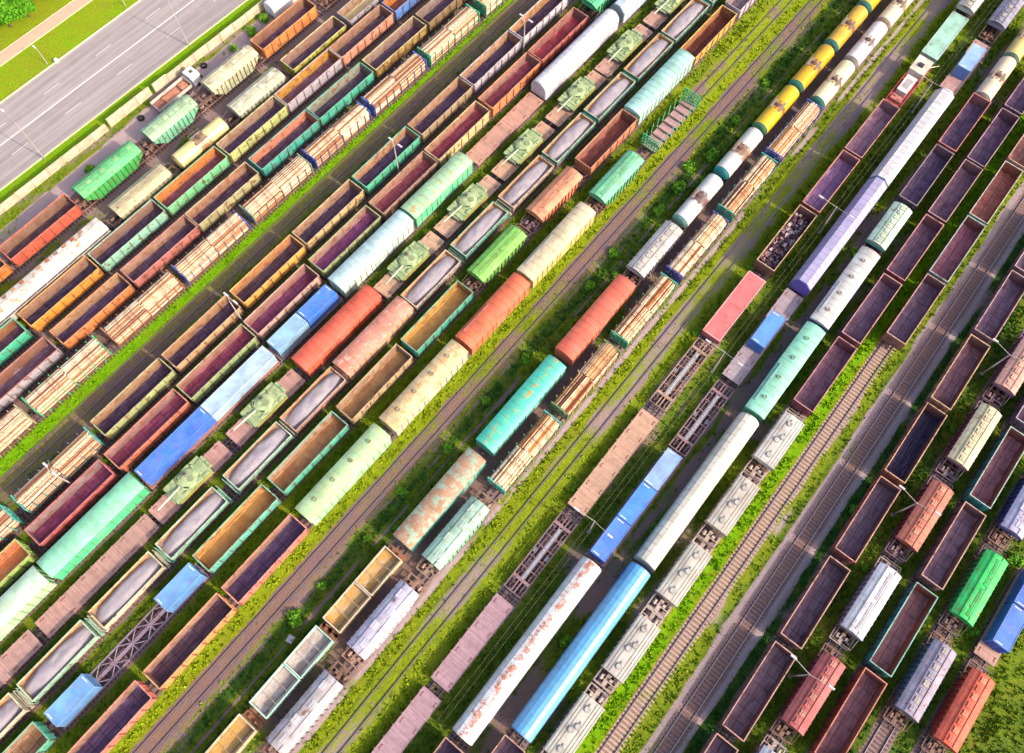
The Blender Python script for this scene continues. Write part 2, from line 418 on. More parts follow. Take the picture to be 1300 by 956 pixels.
def tank_paint(h, stain, amt):
    key = ('tk', h, stain, amt)
    if key in MATS: return MATS[key]
    s = NT('tank_paint', 0.35, spec=0.5); b = rgb(h); co = s.coords(); tc = s.n('ShaderNodeTexCoord'); sp = s.n('ShaderNodeSeparateXYZ'); s.l(tc.outputs['Object'], sp.inputs[0])
    c = s.mix(s.ramp(s.noise(co, 0.5, 5), 0.3, 0.7), shade(b, 0.8), shade(b, 1.08))
    ax = s.math('ABSOLUTE', sp.outputs[0], 0)
    w = s.math('SUBTRACT', s.math('ADD', s.math('MULTIPLY', s.noise(s.coords((1.2, 1.2, 0.5)), 1.5, 5, 0.7), 3.4), amt+0.35), ax)
    c = s.mix(s.ramp(w, 0.5, 1.0, 0, 0.9), c, rgb(stain))
    c = s.mix(s.ramp(s.noise(s.coords((5, 1, 1)), 1.0, 4, 0.7), 0.6, 0.75, 0, 0.4), c, shade(b, 0.5))
    s.out(c); MATS[key] = s.m; return s.m
def K_tank(t, L, c):
    body = part('tank_barrel', 'tank_barrel', tank_barrel, tank_paint(c[0], c[2], c[3] if len(c) > 3 else 0.0), t, smooth=True)
    for s in (-1, 1): part('end_cap', 'tank_cap', tank_cap, [paint(c[1], 0.12), paint(mixh(c[0], 'FFFFFF', 0.35), 0.1)], body, (s*4.85, 0, 0), 0 if s > 0 else math.pi, smooth=True)  # teal cap colours have the shade of the tank ends painted in
    part('hatch_dome', 'tank_dome', tank_dome, plain('6A5048', name='oily_steel'), body)
    part('walkway', 'tank_top', tank_top, plain('8E7A6C', name='walkway_steel'), t)
    part('underframe', 'tank_frame', lambda: frame_mb(11.2, 2.8), RUSTY, t)
    running_gear(t, 11.5, 3.9)
def flatdeck(L, W_=3.0):
    return MB().box(-L/2, L/2, -W_/2, W_/2, 1.3, 1.4)
def flatframe(L, W_=3.0, pock=True):
    m = frame_mb(L, W_+0.04)
    n = int(L/1.7)
    for i in range(n if pock else 0):
        x = -L/2+0.7+(L-1.4)*i/(n-1)
        for s in (-1, 1): m.box(x-0.09, x+0.09, min(s*(W_/2+0.02), s*(W_/2+0.14)), max(s*(W_/2+0.02), s*(W_/2+0.14)), 1.1, 1.38)
    return m
def sockets_mb(L):
    m = MB(); n = max(4, int(L/2.9))
    for i in range(n):
        x = -L/2+0.9+(L-1.8)*i/(n-1)
        for s in (-1, 1):
            m.box(x-0.34, x+0.34, s*1.1-0.035, s*1.1+0.035, 1.4, 1.45); m.box(x-0.34, x-0.24, s*1.1-0.14, s*1.1-0.035, 1.4, 1.45); m.box(x+0.24, x+0.34, s*1.1-0.14, s*1.1-0.035, 1.4, 1.45)
    return m
def K_flat(t, L, c):
    part('deck', 'deck%.1f' % L, lambda: flatdeck(L), planks(c[0]), t)
    part('underframe', 'flatframe%.1f' % L, lambda: flatframe(L), paint(c[1] if len(c) > 1 else '8A6A68', 0.3), t)
    part('container_lock', 'sockets%.1f' % L, lambda: sockets_mb(L), plain('7A3E34', name='rusty_lock'), t)
    running_gear(t, L+0.3, L/2-2.4)
def skel_mb(L, W_=2.9):
    m = MB()
    for y in (-W_/2, W_/2-0.16, -0.34, 0.18): m.box(-L/2, L/2, y, y+0.16, 1.05, 1.36)
    n = int(L/1.75)
    for i in range(n+1):
        x = -L/2+(L-0.12)*i/n
        wide = i in (0, n, 1, n-1)
        w = 0.45 if i in (1, n-1) else 0.1
        m.box(x, x+w, -W_/2+0.16, -0.34, 1.1, 1.34 if not wide else 1.37); m.box(x, x+w, 0.34, W_/2-0.16, 1.1, 1.34 if not wide else 1.37); m.box(x, x+w, -0.18, 0.18, 1.1, 1.33)
    for y in (-0.08, 0.1): m.cyl((-L/2+2.2, y, 1.36), (L/2-2.2, y, 1.36), 0.07, 6, 1)
    for y in (-0.85, 0.9): m.cyl((-L/2+0.5, y, 1.1), (L/2-0.5, y, 1.1), 0.05, 6, 0)
    for i in range(3):
        x = -L/2+2+i*(L-4)/2
        for s in (-1, 1): m.box(x-0.35, x+0.35, s*0.95-0.25, s*0.95+0.25, 0.7, 1.0, 1)
    return m
def skelx_mb(L, W_=2.7):
    m = MB()
    for y in (-W_/2, W_/2-0.15, -0.2): m.box(-L/2, L/2, y, y+(0.4 if y == -0.2 else 0.15), 1.05, 1.36)
    n = int(L/3.0)
    for i in range(n):
        x = -L/2+L*i/n; d = L/n
        for s in (-1, 1):
            m.bar((x+0.1, s*0.2, 1.28), (x+d*0.5, s*1.25, 1.28), 0.09); m.bar((x+d*0.5, s*1.25, 1.28), (x+d-0.1, s*0.2, 1.28), 0.09)
            m.box(x+d-0.14, x+d, min(s*0.2, s*1.2), max(s*0.2, s*1.2), 1.12, 1.33)
    m.box(-L/2-0.01, -L/2+0.14, -1.2, 1.2, 1.12, 1.33)
    return m
def K_skel(t, L, c):
    x = len(c) > 1
    part('frame', 'skel%.1f%s' % (L, x), lambda: (skelx_mb if x else skel_mb)(L), [paint(c[0], 0.3), plain('A8B8CC', name='pipe_paint')], t)
    part('brake_gear', 'brakegear', lambda: MB().cyl((-1.2, 0.7, 0.85), (0.6, 0.7, 0.85), 0.2, 8).box(1.0, 1.9, -1.0, -0.5, 0.7, 0.98), STEEL, t)
    running_gear(t, L+0.2, L/2-2.0)
def box_body(L, W_=3.1, z1=4.0):
    m = MB(); h = W_/2; m.box(-L/2, L/2, -h, h, 1.3, z1); n = int(L/1.15)
    for i in range(n+1):
        x = -L/2+0.06+(L-0.12)*i/n
        if abs(x) < 1.3: continue
        for s in (-1, 1): m.box(x-0.05, x+0.05, min(s*h, s*(h+0.09)), max(s*h, s*(h+0.09)), 1.36, z1-0.05, 1)
    for s in (-1, 1):
        m.box(-L/2, L/2, min(s*h, s*(h+0.05)), max(s*h, s*(h+0.05)), 1.24, 1.33)
        for y in (-0.9, 0, 0.9): m.box(min(s*L/2, s*(L/2+0.06)), max(s*L/2, s*(L/2+0.06)), y-0.06, y+0.06, 1.36, z1-0.05)
    return m
def box_roof(L, rise=0.45, z=4.0, nr=None, W_=3.24):
    m = MB(); m.prism(arcf(W_, z, rise, 10), -L/2-0.08, L/2+0.08); n = nr or int(L/1.2)
    for i in range(n+1):
        x = -L/2+L*i/n; m.prism([(y, q+0.06) for y, q in arcf(W_, z, rise, 10)[:-2]]+[(-W_/2, z), (W_/2, z)], x-0.06, x+0.06)
    return m
def door_mb():
    m = MB().box(-1.05, 1.05, -1.62, -1.56, 1.4, 3.8)
    for x in (-1.0, 0, 1.0): m.box(x-0.05, x+0.05, -1.67, -1.62, 1.4, 3.8)
    m.box(-2.2, 2.2, -1.66, -1.6, 3.82, 3.9); m.box(-0.9, 0.9, -1.65, -1.62, 2.5, 2.6); return m
def walk_mb(L): return MB().box(-L/2, L/2, 0.85, 1.2, 4.36, 4.4)
def K_box(t, L, c):
    side, roof = c[0], c[1]; rust = c[2] if len(c) > 2 else 0.2; rh = c[3] if len(c) > 3 else '8A6244'; ex = c[4] if len(c) > 4 else ''
    body = part('body', 'box_body%.1f' % L, lambda: box_body(L), [paint(side, rust*0.8, rh, streak='z'), paint(mixh(side, '4A3430', 0.4), 0.2)], t)
    rf = part('roof', 'box_roof%.1f' % L, lambda: box_roof(L), roofmat(roof, rust*1.35, rh) if 'r' in ex else paint(roof, rust, rh, streak='z'), body)
    for s in (0, math.pi): part('door', 'box_door', door_mb, paint(mixh(side, 'FFFFFF', 0.12), rust*0.6, rh), body, None, s)
    if 'v' in ex:
        for k in range(4): part('roof_vent', 'vent', lambda: MB().ring((0, 0), 0.3, 0.09, 0, 0.2, 12, 0).cyl((0, 0, 0), (0, 0, 0.14), 0.2, 10), paint(mixh(roof, '605048', 0.4), 0.3), rf, (-L*0.34+L*0.227*k, 0.15, 4.42))
    if 'w' in ex: part('roof_walkway', 'walk%.1f' % (L*0.42), lambda: walk_mb(L*0.42), paint(mixh(roof, '405070', 0.3), 0.1), rf, (-L*0.2, -0.05, 0))
    part('underframe', 'box_frame%.1f' % L, lambda: frame_mb(L-0.1), RUSTY, t)
    running_gear(t, L+0.3, L/2-2.3)
LP = {'gable': [(1.6, 1.25), (1.6, 3.0), (0.72, 4.5), (-0.6, 4.62), (-1.6, 3.6), (-1.6, 1.25)],
      'round': [(1.56, 1.25), (1.56, 3.2), (1.36, 3.85), (0.85, 4.38), (0.2, 4.6), (-0.4, 4.6), (-0.95, 4.3), (-1.4, 3.75), (-1.56, 3.2), (-1.56, 1.25)]}
def long_body(L, p):
    m = MB(); m.prism(LP[p], -L/2, L/2)
    return m
def long_seams(L, p):
    m = MB(); n = int(L/1.25)
    for i in range(n+1):
        x = -L/2+0.02+(L-0.1)*i/n; m.prism([(y*1.022, (z-2.9)*1.022+2.9) for y, z in LP[p]], x, x+0.06)
    m.box(-L/2, L/2, -1.66, -1.58, 1.2, 1.34); m.box(-L/2, L/2, 1.58, 1.66, 1.2, 1.34)
    return m
def roofmat(h, rust, rh, band=0.9):
    """sheet roof with rust running along the ridge"""
    key = ('rf', h, rust, rh)
    if key in MATS: return MATS[key]
    s = NT('sheet_roof_paint', 0.45, spec=0.4); b = rgb(h); co = s.coords(); tc = s.n('ShaderNodeTexCoord'); sp = s.n('ShaderNodeSeparateXYZ'); s.l(tc.outputs['Object'], sp.inputs[0])
    c = s.mix(s.ramp(s.noise(co, 0.35, 5, 0.7), 0.3, 0.7), shade(b, 0.74), shade(b, 1.04))
    c = s.mix(s.ramp(s.noise(s.coords((3.0, 0.4, 0.4)), 1.2, 5, 0.75), 0.52, 0.75, 0, 0.5), c, shade(b, 0.5)); c = s.mix(s.ramp(s.noise(co, 1.2, 6, 0.8), 0.5, 0.72, 0, 0.35), c, rgb('8E7260'))
    if rust:
        ay = s.math('ABSOLUTE', s.math('ADD', sp.outputs[1], -0.1), 0)
        w = s.math('SUBTRACT', s.math('MULTIPLY', s.noise(s.coords((1.1, 0.8, 0.8)), 1.1, 7, 0.8), 4.5), s.math('ADD', s.math('MULTIPLY', ay, 0.6), 2.6-rust))
        c = s.mix(s.ramp(w, 0.0, 0.35, 0, 0.85), c, rgb(rh))
    s.out(c); MATS[key] = s.m; return s.m
def K_long(t, L, c):
    h, p, cap = c[0], c[1], c[2]; rust = c[3] if len(c) > 3 else 0; rh = c[4] if len(c) > 4 else 'A85830'
    body = part('body', 'long%.1f%s' % (L, p), lambda: long_body(L, p), roofmat(h, rust, rh), t)
    part('seam_strips', 'longs%.1f%s' % (L, p), lambda: long_seams(L, p), paint(mixh(h, '807870', 0.12), 0.1), body)
    for s in (-1, 1): part('end_panel', 'longe%s%d' % (p, s), lambda: MB().prism([(y*0.97, (z-2.9)*0.97+2.9) for y, z in LP[p]], 0, 0.1), paint(cap, 0.1), body, (s*L/2-(0.1 if s < 0 else 0), 0, 0))
    part('underframe', 'long_frame%.1f' % L, lambda: frame_mb(L-0.2), RUSTY, t)
    running_gear(t, L+0.2, L/2-2.8)
def heap_body():
    m = MB(); L, W_ = 10.2, 3.1; h = W_/2; z0, z1 = 2.0, 3.3
    lb, hb = L/2-1.2, h-0.35
    o = [(-L/2, -h), (L/2, -h), (L/2, h), (-L/2, h)]; q = [(-lb, -hb), (lb, -hb), (lb, hb), (-lb, hb)]; t_ = 0.1
    i_ = [(x*(1-2*t_/L), y*(1-2*t_/W_)) for x, y in o]
    m.v += [(x, y, 1.2) for x, y in q]+[(x, y, z0) for x, y in o]+[(x, y, z1) for x, y in o]+[(x, y, z1) for x, y in i_]+[(x, y, 2.3) for x, y in i_]
    for a in range(4):
        b = (a+1) % 4
        for k, mm in ((0, 0), (4, 0), (8, 0), (12, 1)): m.f.append((k+a, k+b, k+4+b, k+4+a)); m.m.append(mm)
    m.f.append((16, 17, 18, 19)); m.m.append(1); m.f.append((3, 2, 1, 0)); m.m.append(0)
    for i in range(9):
        x = -L/2+0.1+(L-0.2)*i/8
        for s in (-1, 1): m.box(x-0.05, x+0.05, min(s*h, s*(h+0.09)), max(s*h, s*(h+0.09)), 1.9, 3.28)
    return m
def heap_load(seed):
    m = MB(); nx, ny = 40, 14; Lx, Wy = 9.98, 2.86; rnd = random.Random(seed)
    ox = rnd.random()*50
    for i in range(nx+1):
        for j in range(ny+1):
            a, b = -1+2*i/nx, -1+2*j/ny
            x, y = a*Lx/2, b*Wy/2
            r = (abs(a)**2.6+abs(b)**2.4)
            e = 0.62*(1-max(0, r)**1.3)
            z = 2.72+max(-0.3, e)+0.13*mnoise.noise((x*0.7+ox, y*1.1, 0))+0.05*mnoise.noise((x*2.2+ox, y*2.2, 6))+0.025*mnoise.noise((x*6+ox, y*6, 3))
            m.v.append((x, y, z))
    for i in range(nx):
        for j in range(ny):
            k = i*(ny+1)+j; m.f.append((k, k+ny+1, k+ny+2, k+1)); m.m.append(0)
    return m
def K_heap(t, L, c):
    body = part('body', 'heap_body', heap_body, [paint(c[0], 0.25, streak='z'), paint('C08A50', 0.3)], t)
    part('top_rail', 'heap_rim', lambda: rim_mb(10.2, 3.1, 3.3, 0.15, 0.09), paint(c[1], 0.3), body)
    for s in (-1, 1): part('end_platform', 'heap_end', lambda: MB().box(0, 0.5, -1.45, 1.45, 1.15, 1.3).bar((0.42, -1.4, 1.3), (0.42, -1.4, 3.1), 0.05).bar((0.42, 1.4, 1.3), (0.42, 1.4, 3.1), 0.05).bar((0.42, -1.4, 3.1), (0.42, 1.4, 3.1), 0.05).bar((0.42, -1.4, 2.2), (0.42, 1.4, 2.2), 0.04), paint(c[0], 0.2), t, (s*5.12, 0, 0), 0 if s > 0 else math.pi)
    part('underframe', 'heap_frame', lambda: frame_mb(10.0), RUSTY, t)
    running_gear(t, 10.7, 3.6)
def endframe_mb():
    m = MB()
    for y in (-1.5, -0.75, 0.0, 0.75, 1.5): m.box(-0.07, 0.07, y-0.07, y+0.07, 1.3, 3.95)
    for z in (1.5, 2.1, 2.7, 3.3, 3.9): m.box(-0.1, 0.1, -1.57, 1.57, z-0.07, z+0.07)
    m.box(-0.03, 0.03, -1.45, 1.45, 1.4, 2.5)
    m.bar((-0.05, -1.45, 2.7), (-0.05, 0, 3.9), 0.05); m.bar((-0.05, 1.45, 2.7), (-0.05, 0, 3.9), 0.05)
    return m
def stake_mb(): return MB().box(-0.06, 0.06, -0.05, 0.05, 0, 2.6).box(-0.09, 0.09, -0.08, 0.08, -0.1, 0.35)
def K_log(t, L, c):
    fr = paint(c[0], 0.15); pk = paint(c[1] if len(c) > 1 else c[0], 0.2)
    part('deck', 'deck_log', lambda: MB().box(-6.4, 6.4, -1.45, 1.45, 1.3, 1.38), planks('6A5048'), t)
    part('underframe', 'flatframe_log', lambda: flatframe(12.8, 2.9), RUSTY, t)
    for s in (-1, 1): part('end_frame', 'endframe', endframe_mb, fr, t, (s*6.32, 0, 0), 0 if s > 0 else math.pi)
    for i in range(7):
        x = -5.1+1.7*i
        for s in (-1, 1): part('stake', 'stake', stake_mb, pk, t, (x, s*1.53, 1.3))
    running_gear(t, 12.9, 4.4)
def stakeframe_mb():
    m = MB()
    for z in (0.1, 0.8, 1.5, 2.2, 2.9): m.box(-0.07, 0.07, -1.6, 1.6, z-0.07, z+0.07)
    for y in np.linspace(-1.55, 1.55, 7): m.box(-0.06, 0.06, y-0.05, y+0.05, 0, 3.0)
    m.bar((0, -1.5, 0.1), (0, 1.5, 2.9), 0.05); m.bar((0, 1.5, 0.1), (0, -1.5, 2.9), 0.05); return m
def K_stake(t, L, c):
    part('deck', 'deck%.1f' % 12.2, lambda: flatdeck(12.2, 2.6), planks('B08A88'), t)
    part('underframe', 'flatframe%.1f' % 12.2, lambda: flatframe(12.2, 2.6), RUSTY, t)
    part('bolster', 'bolsters', lambda: (lambda m: [m.box(x-0.13, x+0.13, -1.5, 1.5, 1.4, 1.56) for x in np.linspace(-4.9, 4.9, 7)] and m)(MB()), plain('4E4A44', name='bolster_steel'), t)
    for s in (-1, 1): part('end_frame', 'stakeframe', stakeframe_mb, paint(c[0], 0.05), t, (s*6.0, 0, 1.35), 0 if s > 0 else math.pi)
    for x in np.linspace(-4.9, 4.9, 7):
        for s in (-1, 1): part('stake', 'stake2', lambda: MB().bar((0, 0, 0), (0, 0, 2.5), 0.075).box(-0.1, 0.1, -0.08, 0.08, -0.1, 0.4), paint(mixh(c[0], 'FFFFFF', 0.15), 0.05), t, (float(x), s*1.45, 1.4))
    running_gear(t, 12.6, 4.3)
def dump_body(L, W_=3.0):
    m = MB(); h = W_/2; l = L/2
    m.box(-l, l, -h, -h+0.1, 1.5, 3.2, 0, {'+y': 1}); m.box(-l, l, h-0.1, h, 1.5, 3.2, 0, {'-y': 1})
    m.box(-l, -l+0.1, -h+0.1, h-0.1, 1.5, 3.2, 0, {'+x': 1}); m.box(l-0.1, l, -h+0.1, h-0.1, 1.5, 3.2, 0, {'-x': 1})
    m.box(-l+0.1, l-0.1, -h+0.1, h-0.1, 1.5, 1.7, 1)
    for i in range(6):
        x = -l+0.1+(L-0.2)*i/5
        for s in (-1, 1): m.box(x-0.05, x+0.05, min(s*h, s*(h+0.08)), max(s*h, s*(h+0.08)), 1.5, 3.15)
    m.quad([(-l+.1, -h+.1, 3.0), (l-.1, -h+.1, 3.0), (l-.1, -h+.75, 2.0), (-l+.1, -h+.75, 2.0)], 1)
    return m
def dump_load(L):
    m = MB(); nx, ny = 30, 12
    for i in range(nx+1):
        for j in range(ny+1):
            x = -L/2+0.12+(L-0.24)*i/nx; y = -0.75+2.1*j/ny
            m.v.append((x, y, 2.15+0.12*mnoise.noise((x*0.8, y, 5))+0.06*mnoise.noise((x*2.3, y*2.3, 1))+0.03*mnoise.noise((x*6, y*6, 1))))
    for i in range(nx):
        for j in range(ny):
            k = i*(ny+1)+j; m.f.append((k, k+ny+1, k+ny+2, k+1)); m.m.append(0)
    return m
def dump_bars(L):
    m = MB()
    for x in (-L/6, L/6): m.box(x-0.04, x+0.04, -1.4, 1.4, 3.1, 3.18)
    return m
def K_dump(t, L, c):
    for s in (-1, 1):
        l = 5.9
        b = part('body', 'dump_body', lambda: dump_body(5.9), [paint(c[0], 0.15), paint(c[1], 0.2)], t, (s*3.05, 0, 0))
        part('top_rail', 'dump_rim', lambda: rim_mb(5.9, 3.0, 3.2, 0.15, 0.08), paint(c[2], 0.1), b)
        part('cross_bars', 'dump_bars', lambda: dump_bars(5.9), paint(mixh(c[1], '6A5040', 0.4), 0.3), b)
    part('underframe', 'dump_frame', lambda: frame_mb(13.4), paint('A8684A', 0.3), t)
    for s in (-1, 1): part('end_platform', 'dump_end', lambda: MB().box(0, 0.8, -1.3, 1.3, 1.3, 1.36).box(0.2, 0.5, -0.9, -0.4, 1.36, 1.9).box(0.2, 0.6, 0.3, 0.8, 1.36, 1.7), paint('9A6248', 0.3), t, (s*6.05, 0, 0), 0 if s > 0 else math.pi)
    running_gear(t, 13.7, 4.6)
def low_body(L): 
    m = MB(); m.box(-L/2, L/2, -1.5, 1.5, 1.3, 2.5)
    for i in range(10):
        x = -L/2+0.1+(L-0.2)*i/9
        for s in (-1, 1): m.box(x-0.05, x+0.05, min(s*1.5, s*1.58), max(s*1.5, s*1.58), 1.3, 2.45)
    return m
def low_lid(L):
    m = MB().box(-L/2+0.18, L/2-0.18, -1.32, 1.32, 2.5, 2.56); n = int(L/3)
    for i in range(1, n): x = -L/2+L*i/n; m.box(x-0.03, x+0.03, -1.32, 1.32, 2.56, 2.59)
    return m
def K_low(t, L, c):
    b = part('body', 'low%.1f' % L, lambda: low_body(L), paint(c[0], 0.15), t)
    part('top_rail', 'lowrim%.1f' % L, lambda: rim_mb(L-0.1, 3.0, 2.5, 0.2, 0.1), paint(c[1], 0.1), b)
    part('cover', 'lowlid%.1f' % L, lambda: low_lid(L), paint(c[2], 0.12), b)
    part('underframe', 'low_frame%.1f' % L, lambda: frame_mb(L-0.1), RUSTY, t)
    running_gear(t, L+0.2, L/2-2.1)
def K_mach(t, L, c):
    red = paint('E05048', 0.1); wh = paint('F0E4E0', 0.1)
    fr = part('frame', 'mach_frame', lambda: MB().box(-5.6, 5.6, -1.4, 1.4, 1.2, 1.6).box(-5.6, 5.6, -1.45, -1.35, 1.6, 1.9).box(-5.6, 5.6, 1.35, 1.45, 1.6, 1.9), red, t)
    cb = part('engine_cover', 'mach_eng', lambda: MB().box(-3.4, 0.4, -0.85, 0.85, 1.6, 2.7).box(-3.5, 0.5, -0.95, 0.95, 2.7, 2.8), wh, t)
    part('radiator_grille', 'mach_grille', lambda: (lambda m: [m.box(x, x+0.12, -0.55, 0.55, 2.8, 2.86) for x in np.linspace(-2.6, -0.6, 8)] and m)(MB()), plain('9A9AA0', name='grille'), cb)
    part('cab', 'mach_cab', lambda: MB().box(1.1, 4.6, -1.3, 1.3, 1.6, 3.5).box(1.0, 4.7, -1.38, 1.38, 3.5, 3.62), paint('F0DCC8', 0.2, 'D08860'), t)
    part('roof_fan', 'mach_fan', lambda: MB().box(2.2, 3.1, -0.4, 0.5, 3.62, 3.85).cyl((2.65, 0.05, 3.85), (2.65, 0.05, 3.95), 0.32, 10), plain('3A3A44', name='fan'), t)
    part('end_locker', 'mach_lock', lambda: MB().box(-5.3, -4.0, -1.0, 1.0, 1.6, 2.2).box(-5.1, -4.8, -0.7, -0.3, 2.2, 2.4).box(-4.6, -4.3, 0.3, 0.7, 2.2, 2.4), paint('C87870', 0.1), t)
    part('crane_jib', 'mach_jib', lambda: MB().bar((3.0, -1.2, 3.6), (5.3, -2.4, 2.9), 0.07).bar((3.0, -1.0, 3.6), (5.3, -2.4, 2.9), 0.05), paint('D8C8A0', 0), t)
    part('side_rail', 'mach_rail', lambda: MB().bar((-5.5, -1.4, 2.6), (0.8, -1.4, 2.6), 0.04).bar((-5.5, 1.4, 2.6), (0.8, 1.4, 2.6), 0.04).bar((-5.5, 1.4, 2.6), (-5.5, -1.4, 2.6), 0.04), red, t)
    running_gear(t, 11.3, 3.9)
def pas_roof(L):
    m = MB(); m.prism([(1.5, 3.7), (1.1, 4.05), (0, 4.25), (-1.1, 4.1), (-1.55, 3.7)], -L/2, L/2)
    return m
def K_pas(t, L, c):
    """long white refrigerator wagon, stained roof panels and a gangway along one side"""
    b = part('body', 'pas_body%.1f' % L, lambda: MB().box(-L/2, L/2, -1.5, 1.5, 1.3, 3.7), paint('F0E8DC', 0.1, 'A07850'), t)
    rf = part('roof', 'pas_roof%.1f' % L, lambda: pas_roof(L), paint('E4DCD0', 0.32, 'B08050', streak='z'), b)
    for i in range(int(L/1.6)):
        if i % 7 != 3: part('roof_panel', 'pas_panel', lambda: MB().box(-0.35, 0.35, -0.28, 0.28, 0, 0.08), paint(('A86038', '9A8070', 'B88860')[i % 3], 0.4), rf, (-L/2+1.2+1.6*i, 0.75, 4.13))
    part('side_gangway', 'pas_gang%.1f' % L, lambda: (lambda m: [m.box(x-0.04, x+0.04, -2.0, -1.5, 3.4, 3.48) for x in np.linspace(-L/2+0.3, L/2-0.3, 16)] and m.box(-L/2, L/2, -2.05, -1.98, 3.4, 3.5).box(-L/2, L/2, -1.9, -1.6, 3.3, 3.36, 1))(MB()), [paint('E8DCD0', 0.1), plain('6A5A60', name='gangway_mesh')], t)
    part('underframe', 'pas_frame%.1f' % L, lambda: frame_mb(L-0.1), RUSTY, t)
    running_gear(t, L+0.2, L/2-2.8)
KIND = dict(gon=(K_gon, 'gondola_wagon', 'gondola'), hop=(K_hop, 'hopper_wagon', 'hopper'), hop3=(K_hop3, 'cement_hopper_wagon', 'hopper'), tank=(K_tank, 'tank_wagon', 'tank car'),
            box=(K_box, 'boxcar', 'boxcar'), long=(K_long, 'covered_wagon', 'covered wagon'), flat=(K_flat, 'flat_wagon', 'flat wagon'), skel=(K_skel, 'skeleton_wagon', 'skeleton wagon'),
            heap=(K_heap, 'ballast_wagon', 'ballast wagon'), log=(K_log, 'timber_wagon', 'timber wagon'), stake=(K_stake, 'stake_wagon', 'stake wagon'), dump=(K_dump, 'dump_wagon', 'dump wagon'),
            low=(K_low, 'low_wagon', 'low wagon'), mach=(K_mach, 'track_machine', 'track machine'), pas=(K_pas, 'refrigerator_wagon', 'long wagon'))

